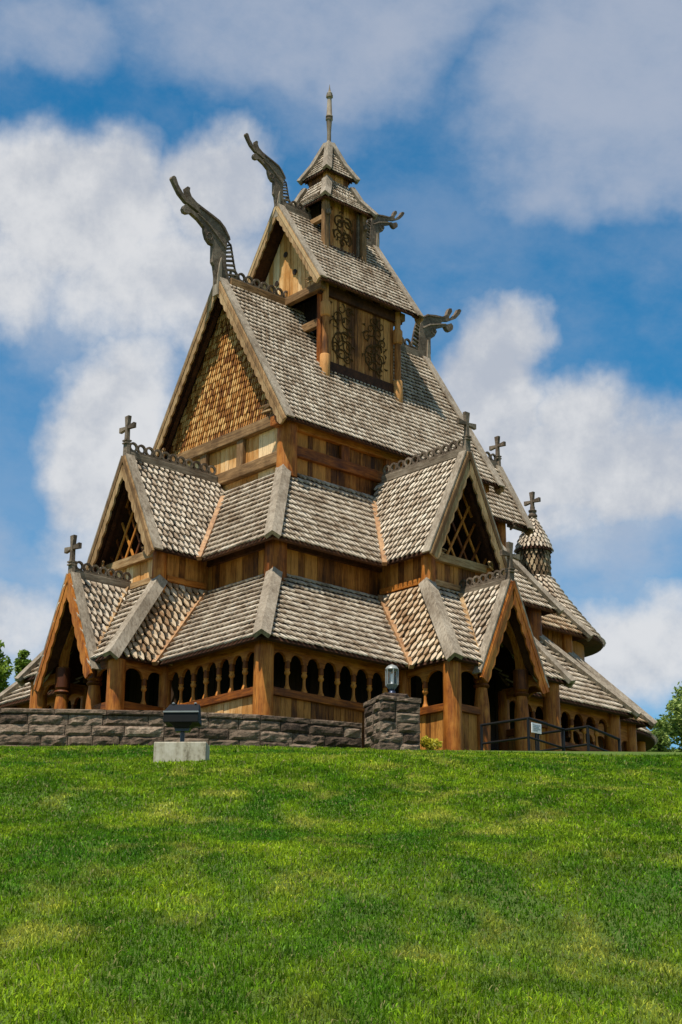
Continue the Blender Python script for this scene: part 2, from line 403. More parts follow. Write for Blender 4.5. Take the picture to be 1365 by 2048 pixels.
def cone_shingles(mb, c, prof, w, e, th=0.042, lift=0.10, mi=0, seed=2):
    """shingles round a turned roof or wall; prof = [(r, z), ...] from the eave upwards"""
    rn = random.Random(seed)
    seg = []
    for (r0, z0), (r1, z1) in zip(prof[:-1], prof[1:]): seg.append((r0, z0, r1, z1, math.hypot(r1-r0, z1-z0)))
    tot = sum(x[4] for x in seg)
    def at(d):
        for r0, z0, r1, z1, L in seg:
            if d <= L or (r1, z1) == prof[-1]:
                f = d/L; return r0+(r1-r0)*f, z0+(z1-z0)*f, (r1-r0)/L, (z1-z0)/L
            d -= L
    d = 0.0; k = 0
    while d < tot-0.2*e:
        r, z, tr, tz = at(d+0.01)
        m = max(6, int(round(2*math.pi*r/w))); aw = 2*math.pi/m
        for i in range(m):
            a = (i+(0.5 if k % 2 else 0))*aw; ww = rn.uniform(0.78, 0.87)
            rows = []; L = min(1.36*e, tot-d+0.02)
            out = [(-.40, L), (-.5, .98*e), (-.41, .60*e), (-.24, .18*e), (-.085, 0), (.085, 0), (.24, .18*e), (.41, .60*e), (.5, .98*e), (.40, L)]
            top = []; bot = []; dl = rn.uniform(-0.004, 0.006)
            for x, b in out:
                rr, zz, ttr, ttz = at(min(d+b, tot)); h = lift-(lift-0.008)*b/(1.36*e)+dl*(1-b/(1.36*e))
                aa = a+x*aw*ww
                nr, nz = ttz, -ttr
                R1 = rr+nr*h; R2 = rr+nr*(h-th)
                top.append((c[0]+R1*math.cos(aa), c[1]+R1*math.sin(aa), c[2]+zz+nz*h))
                bot.append((c[0]+R2*math.cos(aa), c[1]+R2*math.sin(aa), c[2]+zz+nz*(h-th)))
            nn = len(out)
            mb.add(top+bot, [list(range(nn))]+[(i+1, i, nn+i, nn+i+1) for i in range(nn-1)], mi)
        d += e; k += 1

def planks(mb, p0, p1, z0, z1, t=0.05, w=0.2, mi=0, seed=3, out=None, topf=None):
    """upright boards between plan points p0 and p1; topf(frac) may cap the height"""
    rn = random.Random(seed); p0 = V((p0[0], p0[1], 0)); p1 = V((p1[0], p1[1], 0)); d = p1-p0; L = d.length; d.normalize()
    n = V((d.y, -d.x, 0)) if out is None else V(out)
    k = max(1, int(round(L/w))); x = 0
    ws = [rn.uniform(0.7, 1.3) for _ in range(k)]; sm_ = sum(ws); ws = [a*L/sm_ for a in ws]
    for a in ws:
        off = rn.uniform(-0.006, 0.010); g = 0.006
        A = p0+d*(x+g)+n*off; B = p0+d*(x+a-g)+n*off
        za = zb = z1
        if topf: za, zb = topf((x+g)/L), topf((x+a-g)/L)
        q = [A-n*t, B-n*t, B, A]
        if max(za, zb) > z0+0.02:
            mb.hexa([(p.x, p.y, z0) for p in q]+[(q[0].x, q[0].y, max(za, z0+.01)), (q[1].x, q[1].y, max(zb, z0+.01)), (q[2].x, q[2].y, max(zb, z0+.01)), (q[3].x, q[3].y, max(za, z0+.01))], mi)
        x += a

# ------------------------------------------------------------------ the church
G = -0.65
church = thing('stave_church', 'tall weathered timber stave church with stepped shingled roofs and dragon heads', 'church', (0, 0, G))
Z = V((0, 0, 1))

def hip_board(pb, pt, nA, nB, w=0.24, parent=None, mat='pale_z', name='hip_board', over=0.1, lift=0.15):
    pb, pt = V(pb), V(pt); h = (pt-pb).normalized(); pb = pb-h*over
    nA, nB = V(nA).normalized(), V(nB).normalized(); mid = (nA+nB).normalized()
    a = h.cross(nA); a = a if a.dot(mid) < 0 else -a
    b = h.cross(nB); b = b if b.dot(mid) < 0 else -b
    def sec(p): return [p+mid*(lift+0.10), p+a*w+nA*(lift+0.045), p+a*w+nA*lift*0.5, p+mid*(lift-0.03), p+b*w+nB*lift*0.5, p+b*w+nB*(lift+0.045)]
    mb = MB(); s0, s1 = sec(pb), sec(pt)
    mb.add(s0+s1, [list(range(5, -1, -1)), list(range(6, 12))]+[(i, (i+1) % 6, 6+(i+1) % 6, 6+i) for i in range(6)])
    return mb.build(name, mat, parent)
def pnormal(a, b, c):
    n = (V(b)-V(a)).cross(V(c)-V(a)).normalized()
    return n if n.z >= 0 else -n
def verge_cap(eave, apex, inward, parent, w=0.30, lift=0.14, mat='pale_z'):
    e, a = V(eave), V(apex); d = (a-e).normalized(); i = V(inward).normalized(); n = d.cross(i)
    n = n if n.z > 0 else -n
    e = e-d*0.12; mb = MB()
    q = []
    for p in (e, a): q.append([p-i*0.05+n*(lift-0.05), p+i*w+n*(lift-0.05), p+i*w+n*lift, p-i*0.05+n*lift])
    mb.hexa(q[0]+q[1]); return mb.build('verge_cap', mat, parent)
def bargeboard(eave, apex, outward, parent, depth=0.40, n=14, amp=0.055, t=0.06, mat='tan_z', off=0.0, ext=0.15):
    e, a = V(eave), V(apex); d = (a-e).normalized(); e = e-d*ext; L = (a-e).length; o = V(outward).normalized()
    p = d.cross(o).normalized(); p = p if p.z < 0 else -p
    top = 0.06; pts = [e-p*top, a-p*top]
    # scalloped lower edge, apex to foot; cut plumb at the apex
    k = n*6
    run = [depth+amp*abs(math.sin(math.pi*n*i/k))-amp for i in range(k+1)]
    for i in range(k, -1, -1):
        f = i/k; q = e+d*(L*f)+p*run[i]
        if (q-a).dot(d-Z*d.dot(Z)) > 0:      # do not cross the centre line
            continue
        pts.append(q)
    # close along the centre line
    hz = (d-Z*d.dot(Z)); hz.normalize()
    low = pts[2]; dd = (a-low).dot(hz)
    dirv = (pts[2]-pts[3]).normalized() if len(pts) > 3 else d
    ins = low+d*(dd/max(1e-6, d.dot(hz)))
    pts.insert(2, ins)
    mb = MB(); mb.prism([q+o*off for q in pts], o*t)
    # carved hollow moulding along the board
    mb.beam(e+o*(t+off+0.008)+p*0.02, a+o*(t+off+0.008)+p*0.02, 0.022, 0.10, up=-p)
    return mb.build('bargeboard', mat, parent)
def ridge_crest(p0, p1, parent, r=0.155, mat='carved', bw=0.20, bh=0.24, beam='pale'):
    p0, p1 = V(p0), V(p1); d = (p1-p0); L = d.length; d.normalize(); mb = MB()
    mb.beam(p0, p1, bw, bh); mb.build('ridge_beam', beam+('_x' if abs(d.x) > 0.5 else '_y'), parent, bevel=0.015)
    mb = MB(); mb.beam(p0+Z*(bh/2+0.03), p1+Z*(bh/2+0.03), 0.10, 0.06)
    n = max(1, int(round(L/(2*r)))); st = L/n
    for i in range(n): mb.ring(p0+d*(st*(i+0.5))+Z*(bh/2+0.05+r*0.92), r*1.02, r*0.62, 0.07, d)
    return mb.build('ridge_crest', mat, parent)
def cross(base, arm, h, parent, mat='carved', s=1.0):
    b = V(base); a = V(arm).normalized(); nrm = V((-a.y, a.x, 0)); mb = MB(); t = 0.055*s
    zc = h-0.36*s
    def bar(p, q, w0, w1, u):
        p, q = V(p), V(q); u = V(u)
        mb.hexa([p-u*w0-nrm*t, p+u*w0-nrm*t, p+u*w0+nrm*t, p-u*w0+nrm*t, q-u*w1-nrm*t, q+u*w1-nrm*t, q+u*w1+nrm*t, q-u*w1+nrm*t])
    bar(b+Z*zc, b+Z*h, 0.048*s, 0.095*s, a)
    bar(b+Z*(zc-0.40*s), b+Z*zc, 0.065*s, 0.048*s, a)
    bar(b-Z*0.25, b+Z*(zc-0.40*s), 0.11*s, 0.09*s, a)
    t = 0.050*s
    bar(b+Z*zc+a*0.05*s, b+Z*zc+a*0.36*s, 0.042*s, 0.08*s, Z); bar(b+Z*zc-a*0.05*s, b+Z*zc-a*0.36*s, 0.042*s, 0.08*s, Z)
    for zz in (0.40, 0.48): mb.box((b.x-.10*s, b.y-.10*s, b.z+zc-zz*s-.02), (b.x+.10*s, b.y+.10*s, b.z+zc-zz*s+.02))
    return mb.build('roof_cross', mat, parent)

# ---- nave roof ----------------------------------------------------------------
XW, XE, YR, ZE, ZR = -4.53, 4.61, 3.346, 9.55, 15.05
r = MB()
for sg in (-1, 1):
    shingles(r, [(XW, sg*YR, ZE), (XE, sg*YR, ZE), (XE, 0, ZR), (XW, 0, ZR)], (1, 0, 0), 0.158, 0.215, 0.040, 0.105, margin=-0.05, seed=11+sg)
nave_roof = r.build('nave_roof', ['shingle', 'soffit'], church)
for sg in (-1, 1):
    for x, ow in ((XW, -1), (XE, 1)):
        verge_cap((x, sg*YR, ZE), (x, 0, ZR), (-ow, 0, 0), nave_roof, 0.25)
        bargeboard((x, sg*YR, ZE), (x, 0, ZR), (ow, 0, 0), nave_roof, 0.27, 19, 0.05, off=0.004*(sg+1))
# rafters seen under the overhang
mb = MB()
for sg in (-1, 1):
    mb.beam((XW+0.25, sg*(YR-0.1), ZE+0.02), (XW+0.25, sg*0.05, ZR-0.28), 0.14, 0.2, up=(0, 0, 1))
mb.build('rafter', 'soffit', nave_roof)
ridge_crest((-4.1, 0, ZR+0.08), (-1.6, 0, ZR+0.08), nave_roof, beam='tan')
ridge_crest((1.6, 0, ZR+0.08), (4.2, 0, ZR+0.08), nave_roof)

# ---- carved dragon heads -------------------------------------------------------
# side outline (x outwards from the verge, z above the ridge), metres
HEAD_W = [(0.12, -0.18), (0.23, 0.42), (0.31, 0.52), (0.32, 1.1), (0.43, 1.11), (0.57, 1.24), (0.65, 1.44), (0.67, 1.59), (0.92, 1.77), (1.2, 1.89), (1.35, 1.81), (1.48, 1.82), (1.53, 1.92), (1.48, 2.05), (1.41, 2.12), (1.2, 2.02), (0.97, 1.95), (0.77, 1.93), (0.93, 2.04), (1.2, 2.13), (1.43, 2.19), (1.69, 2.38), (1.87, 2.62), (1.99, 2.8), (1.98, 2.87), (1.91, 2.92), (1.84, 2.9), (1.73, 2.67), (1.55, 2.46), (1.39, 2.32), (1.35, 2.32), (1.44, 2.58), (1.46, 2.66), (1.38, 2.75), (1.28, 2.74), (1.29, 2.61), (1.21, 2.46), (1.0, 2.33), (0.71, 2.24), (0.36, 2.14), (0.06, 2.04), (-0.15, 1.88), (-0.34, 1.61), (-0.37, 1.51), (-0.28, 1.47), (-0.24, 1.35), (-0.21, 0.98), (-0.23, 0.6), (-0.33, 0.25), (-0.43, -0.05)]
HEAD_E = [(0.1, -0.1), (0.18, 0.28), (0.18, 0.85), (0.38, 1.01), (0.5, 1.22), (0.45, 1.32), (0.61, 1.41), (0.92, 1.56), (0.99, 1.47), (1.08, 1.43), (1.19, 1.45), (1.32, 1.58), (1.33, 1.72), (1.24, 1.79), (1.01, 1.67), (0.7, 1.62), (0.88, 1.76), (1.13, 1.84), (1.47, 2.04), (1.68, 2.28), (1.77, 2.45), (1.7, 2.49), (1.6, 2.45), (1.5, 2.27), (1.29, 2.03), (1.15, 1.94), (1.12, 1.99), (1.29, 2.26), (1.27, 2.37), (1.16, 2.35), (1.08, 2.22), (1.02, 2.05), (0.79, 1.91), (0.44, 1.86), (0.09, 1.77), (-0.13, 1.63), (-0.26, 1.45), (-0.33, 1.2), (-0.38, 0.78), (-0.4, 0.3), (-0.4, -0.1)]
MANE_W = [(-0.80, 0.12), (-0.66, 0.48), (-0.57, 0.80), (-0.50, 1.10), (-0.44, 1.36), (-0.30, 1.47)]
MANE_E = [(-0.80, 0.10), (-0.70, 0.42), (-0.62, 0.74), (-0.55, 1.04), (-0.46, 1.30), (-0.30, 1.44)]
def dragon(x0, z0, sg, k, parent):
    HEAD, RIM = (HEAD_W, MANE_W) if sg < 0 else (HEAD_E, MANE_E)
    mb = MB(); t = 0.072*k
    def P(a, b, y): return (x0+sg*a*k, y, z0+b*k)
    mb.prism([P(a, b, t) for a, b in HEAD], (0, -2*t, 0))
    for s in (-1, 1):           # brow, jaw line and cheek scroll stand proud of each side
        y = s*(t+0.008); d = 0.30 if sg < 0 else 0.0
        mb.tube([P(-0.28, 1.5+d*0.2, y), P(0.05, 1.72+d*0.7, y), P(0.45, 1.78+d, y), P(0.90, 1.90+d, y)], [0.03*k, 0.045*k, 0.04*k, 0.025*k], 6)
        mb.tube([P(-0.2, 1.15, y), P(0.15, 1.38+d*0.2, y), P(0.55, 1.52+d*0.8, y), P(0.95, 1.66+d, y)], [0.03*k, 0.04*k, 0.035*k, 0.02*k], 6)
        c0, c1 = (0.46, 1.34) if sg < 0 else (0.32, 1.18)
        mb.tube([P(c0+0.10*math.cos(q), c1+0.12*math.sin(q), y) for q in np.linspace(0, 5.4, 10)], 0.022*k, 6)
    mb.build('dragon_head', 'carved', parent)
    # mane: a rim carried on short spines behind the neck
    mb = MB()
    for i in range(9):
        f = (i+0.5)/9*(len(RIM)-1.6); q = int(f); f -= q
        a = RIM[q][0]*(1-f)+RIM[q+1][0]*f; b = RIM[q][1]*(1-f)+RIM[q+1][1]*f
        mb.beam(P(-0.24, b-0.10, 0), P(a, b, 0), 0.11*k, 0.05*k)
    mb.tube([P(a, b, 0) for a, b in RIM], 0.032*k, 6)
    mb.build('mane', 'carved', parent)
    mb = MB()
    mb.prism([P(-0.03, -0.55, -0.13*k), P(0.12, -0.55, -0.13*k), P(0.12, 0.1, -0.13*k), P(0.06, 0.55, -0.13*k), P(-0.0, 0.75, -0.13*k), P(-0.03, 0.1, -0.13*k)], (0, 0.26*k, 0))
    mb.build('ridge_post', 'pale_z', parent)
dragon(XW, ZR, -1, 1.0, nave_roof); dragon(XE, ZR, 1, 1.0, nave_roof)

# ---- nave walls and gables -----------------------------------------------------
NX0, NX1, NY = -4.05, 4.0, 2.84
mb = MB()
planks(mb, (NX0, -NY), (NX1, -NY), 7.7, 9.75, w=0.21, seed=21)
nave_wall = mb.build('nave_wall', 'plank', church)
mb = MB(); planks(mb, (NX1, NY), (NX0, NY), 7.7, 9.75, w=0.21, seed=22); mb.build('rear_planking', 'plank', nave_wall)
mb = MB(); planks(mb, (NX0, NY), (NX0, -NY), 7.7, 9.7, w=0.24, seed=23); mb.build('gable_planking', 'plank_sunlit', nave_wall)
mb = MB(); planks(mb, (NX1, -NY), (NX1, NY), 7.7, 14.6, w=0.24, seed=24, topf=lambda f: 14.6-abs(f-0.5)*2*NY*1.642); mb.build('gable_planking', 'plank', nave_wall)
mb = MB(); gy = 2.93
shingles(mb, [(NX0-0.03, gy, 9.92), (NX0-0.03, -gy, 9.92), (NX0-0.03, 0, 14.73)], (0, 1, 0), 0.112, 0.22, 0.036, 0.09, seed=25, slab=0.05)
mb.build('gable_shingles', ['shingle_gold', 'soffit'], nave_wall)
for z0, z1, nm in ((9.57, 9.92, 'tie_beam'), (8.36, 8.72, 'sill_beam')):
    mb = MB(); mb.box((NX0-0.20, -2.85, z0), (NX0+0.02, 2.85, z1)); mb.build(nm, 'tan_y', nave_wall, bevel=0.02)
for sg in (-1, 1):
    mb = MB(); mb.box((NX0-0.05, sg*NY-0.14, 8.62), (NX1+0.05, sg*NY+0.14, 8.96)); mb.build('sill_beam', 'amber_x', nave_wall, bevel=0.02)
    mb = MB(); mb.box((NX0-0.45, sg*NY-0.16, 9.42), (NX1+0.45, sg*NY+0.16, 9.70)); mb.build('wall_plate', 'amber_x', nave_wall)
for y in (-0.88, 0.92, 2.62, -2.5):
    if y == -2.5: continue
    mb = MB(); mb.box((NX0-0.14, y-0.15, 8.66), (NX0-0.01, y+0.15, 9.6)); mb.build('stud', 'tan_z', nave_wall, bevel=0.01)
for x in (-1.80, 0.04, 1.9, 3.3):
    mb = MB(); mb.box((x-0.17, -NY-0.13, 8.90), (x+0.17, -NY-0.01, 9.56)); mb.build('stud', 'amber_z', nave_wall, bevel=0.01)
for x, y in ((-4.0, -2.86), (-4.0, 2.86), (4.0, -2.86), (4.0, 2.86)):
    mb = MB(); mb.lathe([(0.31, 7.9-G+G), (0.30, 8.6), (0.29, 9.9)], (x, y, 0), 18); mb.build('corner_post', 'amber_z', nave_wall, smooth=True)

def curl(mb, p, d, up=1.0, s=1.0):
    """carved leaf tuft springing from p along d"""
    p, d = V(p), V(d).normalized()
    for k, (a, b, l) in enumerate(((0.0, 0.10, 0.42), (0.07, 0.02, 0.52), (-0.06, 0.0, 0.46))):
        q = [p+Z*(a*s), p+d*(l*0.4*s)+Z*((a+b+0.02)*s), p+d*(l*0.8*s)+Z*((a+b*0.3)*s), p+d*(l*s)+Z*((a-0.03)*s), p+d*(l*0.86*s)+Z*((a-0.08)*s)]
        mb.tube(q, [0.05*s, 0.048*s, 0.040*s, 0.03*s, 0.014*s], 6)
def gable_tufts(parent, c, half, out, along, z, s=1.0, mat='tan_z'):
    """two carved ends where a tie beam meets the bargeboards"""
    for sg in (-1, 1):
        mb = MB(); curl(mb, V(c)+V(along)*(sg*(half-0.05))+Z*z, V(along)*(-sg)*0.75+V(out)*0.35, s=s); mb.build('carved_tuft', mat, parent, smooth=True)
gable_tufts(nave_wall, (NX0-0.32, 0, 0), 2.95, (-1, 0, 0), (0, 1, 0), 9.98, 1.2)

# ---- aisle ---------------------------------------------------------------------
AX0, AX1, AY, AZ = -5.954, 5.62, 4.677, 5.313          # eaves
TX0, TX1, TY, TZ = -4.085, 3.95, 2.84, 8.13            # head of the slope
def skirt(mb, x0, x1, y, z, tx0, tx1, ty, tz, w, e, seed, sides='SWNE', cut={}):
    """a lean-to roof round a rectangle; cut[side] = ((bottom from, to), (top from, to)) leaves a gap for a porch"""
    c = [V((x0, -y, z)), V((x1, -y, z)), V((x1, y, z)), V((x0, y, z))]
    t = [V((tx0, -ty, tz)), V((tx1, -ty, tz)), V((tx1, ty, tz)), V((tx0, ty, tz))]
    for k, s in enumerate('SENW'):
        if s not in sides: continue
        i, j = k, (k+1) % 4; d = c[j]-c[i]
        if s in cut:
            (b0, b1), (t0, t1) = cut[s]
            on = (lambda p, v: V((v, p.y, p.z))) if s in 'SN' else (lambda p, v: V((p.x, v, p.z)))
            if d.dot(V((1, 1, 0))) < 0: (b0, b1), (t0, t1) = (b1, b0), (t1, t0)
            shingles(mb, [c[i], on(c[i], b0), on(t[i], t0), t[i]], d, w, e, seed=seed+k, free=((1, 2),))
            shingles(mb, [on(c[j], b1), c[j], t[j], on(t[j], t1)], d, w, e, seed=seed+k+7, free=((3, 0),))
        else: shingles(mb, [c[i], c[j], t[j], t[i]], d, w, e, seed=seed+k)
    nn = [pnormal(c[k], c[(k+1) % 4], t[k]) for k in range(4)]
    return c, t, nn
SPX, WPY = -0.36, 0.07
mb = MB(); c, t, nn = skirt(mb, AX0, AX1, AY, AZ, TX0, TX1, TY, TZ, 0.175, 0.24, 31, cut={'S': ((SPX-1.50, SPX+1.50), (SPX-0.22, SPX+0.22)), 'W': ((WPY-1.58, WPY+1.58), (WPY-0.22, WPY+0.22))})
aisle_roof = mb.build('aisle_roof', ['shingle', 'soffit'], church)
for k in range(4): hip_board(c[k], t[k], nn[k], nn[k-1], 0.145, aisle_roof)
mb = MB(); WX0, WX1, WY = -5.41, 5.06, 4.14
planks(mb, (WX0, -WY), (WX1, -WY), 3.9, 5.75, w=0.22, seed=41); planks(mb, (WX0, WY), (WX0, -WY), 3.9, 5.75, w=0.22, seed=42)
planks(mb, (WX1, -WY), (WX1, WY), 3.9, 5.75, w=0.22, seed=43); planks(mb, (WX1, WY), (WX0, WY), 3.9, 5.75, w=0.22, seed=44)
aisle_wall = mb.build('aisle_wall', 'plank', church)
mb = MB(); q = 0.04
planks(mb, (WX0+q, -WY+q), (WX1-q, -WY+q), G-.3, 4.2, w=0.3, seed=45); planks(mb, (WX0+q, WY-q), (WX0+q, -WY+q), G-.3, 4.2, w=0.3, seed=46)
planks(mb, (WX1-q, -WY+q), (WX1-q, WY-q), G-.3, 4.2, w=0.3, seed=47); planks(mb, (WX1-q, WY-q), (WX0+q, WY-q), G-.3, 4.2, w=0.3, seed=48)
mb.build('lower_planking', 'shade_dark', aisle_wall)  # dark layer added so the gallery interior's shade is in the colour
for x, y in ((WX0, -WY), (WX0, WY), (WX1, -WY), (WX1, WY)):
    mb = MB(); mb.lathe([(0.31, 4.0), (0.30, 5.55)], (x-.02*(1 if x > 0 else -1), y, 0), 18); mb.build('corner_post', 'amber_z', aisle_wall, smooth=True)
for a, b in (((WX0, -WY), (WX1, -WY)), ((WX0, WY), (WX0, -WY)), ((WX1, -WY), (WX1, WY)), ((WX1, WY), (WX0, WY))):
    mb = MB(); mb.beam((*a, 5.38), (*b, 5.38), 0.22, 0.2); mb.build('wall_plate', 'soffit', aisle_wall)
# the floor under church and gallery
mb = MB(); mb.box((-9.0, -6.1, G-.4), (6.6, 6.1, G+.06)); mb.box((-2.5, -8.1, G-.4), (1.8, -6.11, G+.05)); mb.build('floor', 'shade_dark', church)

# ---- gallery (the open walk round the church) ------------------------------------
SX0, SX1, SY, SZ = -7.681, 6.98, 6.443, 1.959
mb = MB(); c, t, nn = skirt(mb, SX0, SX1, SY, SZ, WX0, WX1-0.02, WY, 4.525, 0.182, 0.25, 51, cut={'S': ((SPX-2.24, SPX+2.24), (SPX-1.22, SPX+1.22)), 'W': ((WPY-2.17, WPY+2.17), (WPY-1.30, WPY+1.30))})
gallery_roof = mb.build('gallery_roof', ['shingle', 'soffit'], church)
for k in range(4): hip_board(c[k], t[k], nn[k], nn[k-1], 0.15, gallery_roof)

BAL = [(0.10, 0.0), (0.10, 0.035), (0.085, 0.06), (0.058, 0.13), (0.046, 0.22), (0.046, 0.40), (0.070, 0.425), (0.090, 0.455), (0.090, 0.50), (0.068, 0.53), (0.068, 0.56), (0.085, 0.58), (0.082, 0.66), (0.072, 0.80)]
mbal = MB(); mbal.lathe(BAL, (0, 0, 0), 12)
bal_proto = [None]
RAIL_T = 0.87
def arcade(p0, p1, n, wall='plank', name='arcade_wall', ztop=2.06, bal=True, z_plank=None):
    """boarded parapet, rail, turned balusters and a board cut into round arches"""
    p0, p1 = V((*p0, 0)), V((*p1, 0)); d = p1-p0; L = d.length; d.normalize(); nrm = V((d.y, -d.x, 0))
    ax = 'x' if abs(d.x) > abs(d.y) else 'y'
    mb = MB(); planks(mb, p0, p1, G-0.3, 0.70, w=0.2, t=0.05, seed=int(abs(p0.x*31+p0.y*17)*10))
    part = mb.build(name, wall, church)
    mb = MB(); mb.beam(p0+Z*0.77, p1+Z*0.77, 0.20, 0.20); mb.build('rail', 'amber_'+ax, part, bevel=0.015)
    st = L/n; rr = st/2-0.075; zs = 1.80-min(rr, 0.25)
    pts = [p0+Z*ztop, p1+Z*ztop, p1+Z*zs]
    for i in range(n-1, -1, -1):
        cx = st*(i+0.5)
        for k in range(9):
            a = math.pi*k/8
            pts.append(p0+d*(cx+rr*math.cos(a))+Z*(zs+min(rr, 0.25)*math.sin(a)))
    pts.append(p0+Z*zs)
    # drop doubled end points
    mb = MB(); mb.prism([q-nrm*0.045 for q in pts], nrm*0.09); mb.build('arch_board', 'amber_'+ax, part)
    if bal:
        for i in range(1, n):
            q = p0+d*(st*i)
            if bal_proto[0] is None:
                o = mbal.build('baluster', 'amber_z', part, smooth=True)
                # mesh was moved by the church base; put it back to its own origin
                for vv in o.data.vertices: vv.co.z += G
                bal_proto[0] = o
            else:
                o = bal_proto[0].copy(); COL.objects.link(o); o.parent = part
            o.location = (q.x, q.y, RAIL_T-G)
            o.rotation_euler = (0, 0, 0.7*i)
            o.scale = (0.86, 0.86, (zs+0.02-RAIL_T)/0.80)
    return part
def post(x, y, z0=G-.3, z1=1.98, r=0.24, mat='amber_z', parent=None, n=18):
    mb = MB(); mb.lathe([(r*1.04, z0), (r, z0+1.2), (r*0.97, z1)], (x, y, 0), n); return mb.build('corner_post', mat, parent or church, smooth=True)
PX0, PX1, PY = -7.2, 6.5, 5.95

# ---- porches --------------------------------------------------------------------
def porch(T, out, along, vn, va, vs, vg, zg, gw, vp, pw, lv, lz, lw, lze, wallmat):
    """a two-storey gabled porch; T(u, v, z) places it"""
    out, along = V(out), V(along); ze = 5.35
    # upper gable roof
    mb = MB()
    for s in (-1, 1):
        shingles(mb, [T(s*gw, vg, ze), T(s*gw, va+0.02, ze-0.0), T(s*gw*0.16, vn+0.02, 8.05), T(0, vn, zg), T(0, vg, zg)], out, 0.19, 0.25, 0.047, 0.12, margin=-0.06, seed=60+s+int(vg*10), free=((1, 2),))
    up = mb.build('porch_roof', ['shingle', 'soffit'], church)
    for s in (-1, 1):
        verge_cap(T(s*gw, vg, ze), T(0, vg, zg), -out, up, 0.24)
        bargeboard(T(s*gw, vg, ze), T(0, vg, zg), out, up, 0.28, 9, 0.05, off=0.004*(s+1), mat='tan_z')
        mb = MB(); a, b = V(T(s*gw, va, ze)), V(T(s*gw*0.16, vn, 8.05)); h = (b-a).normalized()
        mb.beam(a-h*0.26+Z*0.17, b-h*0.5+Z*0.17, 0.14, 0.12); mb.build('valley_board', 'copper', up)
        mb = MB(); mb.beam(T(s*(gw-0.12), vg-0.25, ze+0.02), T(s*0.04, vg-0.25, zg-0.25), 0.12, 0.16); mb.build('rafter', 'soffit', up)
    ridge_crest(T(0, vg-0.12, zg+0.06), T(0, vn+0.25, zg+0.06), up, 0.15, bw=0.18, bh=0.22)
    cross(T(0, vg-0.04, zg+0.1), along, 1.16, up)
    # upper storey walls
    w = gw-0.34; vf = vg-0.5
    mb = MB(); a, b = T(-w, vf, 0), T(w, vf, 0); planks(mb, a, b, 4.3, 5.3, w=0.17, seed=70, out=out)
    wall = mb.build('porch_wall', wallmat, church)
    for s in (-1, 1):
        mb = MB(); planks(mb, T(s*w, va-0.5, 0), T(s*w, vf, 0), 4.1, 5.6, w=0.2, seed=71+s, out=along*s); mb.build('side_planking', 'plank', wall)
        mb = MB(); mb.lathe([(0.21, 4.2), (0.20, 5.42)], T(s*w, vf, 0), 14); mb.build('corner_post', 'amber_z', wall, smooth=True)
        mb = MB(); mb.beam(T(s*(w+0.05), va-0.4, 4.66), T(s*(w+0.05), vf-0.2, 4.66), 0.14, 0.17); mb.build('sill_beam', 'amber_x', wall)
    for z0, dz, nm in ((5.38, 0.24, 'tie_beam'), (4.60, 0.16, 'sill_beam')):
        mb = MB(); mb.beam(T(-w, vf+0.06, z0), T(w, vf+0.06, z0), 0.2, dz); mb.build(nm, 'tan_'+('x' if abs(along.x) > 0.5 else 'y'), wall)
    # lattice in the gable
    mb = MB(); sl = (zg-ze)/gw
    zb, vl = 5.50, vf
    def clip(u0, z0, du, dz):
        ts = [0.0, 3.5]
        for s in (-1, 1):      # inside s*u <= (zg-0.25-z)/sl
            A = s*du+dz/sl; B = (zg-0.28-z0)/sl-s*u0
            if A > 1e-9: ts[1] = min(ts[1], B/A)
            elif A < -1e-9: ts[0] = max(ts[0], B/A)
            elif B < 0: ts[1] = -1
        return ts
    for k in range(-2, 6):
        for s in (-1, 1):
            u0 = s*(-1.45+0.50*k); L = math.hypot(1, 1.75); t0, t1 = clip(u0, zb, s/L, 1.75/L)
            if t1-t0 > 0.15:
                mb.beam(T(u0+s/L*t0, vl+0.018*s, zb+1.75/L*t0), T(u0+s/L*t1, vl+0.018*s, zb+1.75/L*t1), 0.04, 0.065, up=along)
    mb.build('lattice', 'amber_z', wall)
    gable_tufts(wall, T(0, vf+0.22, 0), gw-0.20, out, along, 5.46, 0.85)
    # lower skirt round the porch
    hw = w+0.06; vt = vf
    mb = MB()
    F = [T(-pw, vp, SZ), T(pw, vp, SZ), T(hw, vt, 4.525), T(-hw, vt, 4.525)]
    for s in (-1, 1): shingles(mb, [T(s*pw, vp, SZ), T(s*lw*0.93, vp, SZ), T(0, vt, 4.525), T(s*hw, vt, 4.525)], along, 0.19, 0.255, seed=80+s)
    low = None; nf = pnormal(*F[:3]); sides = []
    for s in (-1, 1):
        q = [T(s*pw, vs, SZ), T(s*pw, vp, SZ), T(s*hw, vt, 4.525), T(s*hw, va-0.54, 4.525)]
        shingles(mb, q, out, 0.23, 0.25, 0.05, 0.125, mi=2, seed=82+s, free=((3, 0),)); sides.append(pnormal(*q[:3]))
    low = mb.build('porch_skirt_roof', ['shingle', 'soffit', 'shingle_warm'], church)
    for s, nsd in zip((-1, 1), sides):
        hip_board(T(s*pw, vp, SZ), T(s*hw, vt, 4.525), nf, nsd, 0.15, low)
        mb = MB(); a, b = V(T(s*pw, vs, SZ)), V(T(s*hw, va-0.54, 4.525)); h = (b-a).normalized()
        mb.beam(a-h*0.26+Z*0.17, b-h*0.25+Z*0.17, 0.14, 0.12); mb.build('valley_board', 'copper', low)
    # lower gable over the doorway
    mb = MB()
    for s in (-1, 1):
        shingles(mb, [T(s*lw, lv, lze), T(0, vf+0.1, lz), T(0, lv, lz)], out, 0.2, 0.25, 0.047, 0.12, seed=90+s, free=((0, 1),))
    por = mb.build('portal_roof', ['shingle', 'soffit'], church)
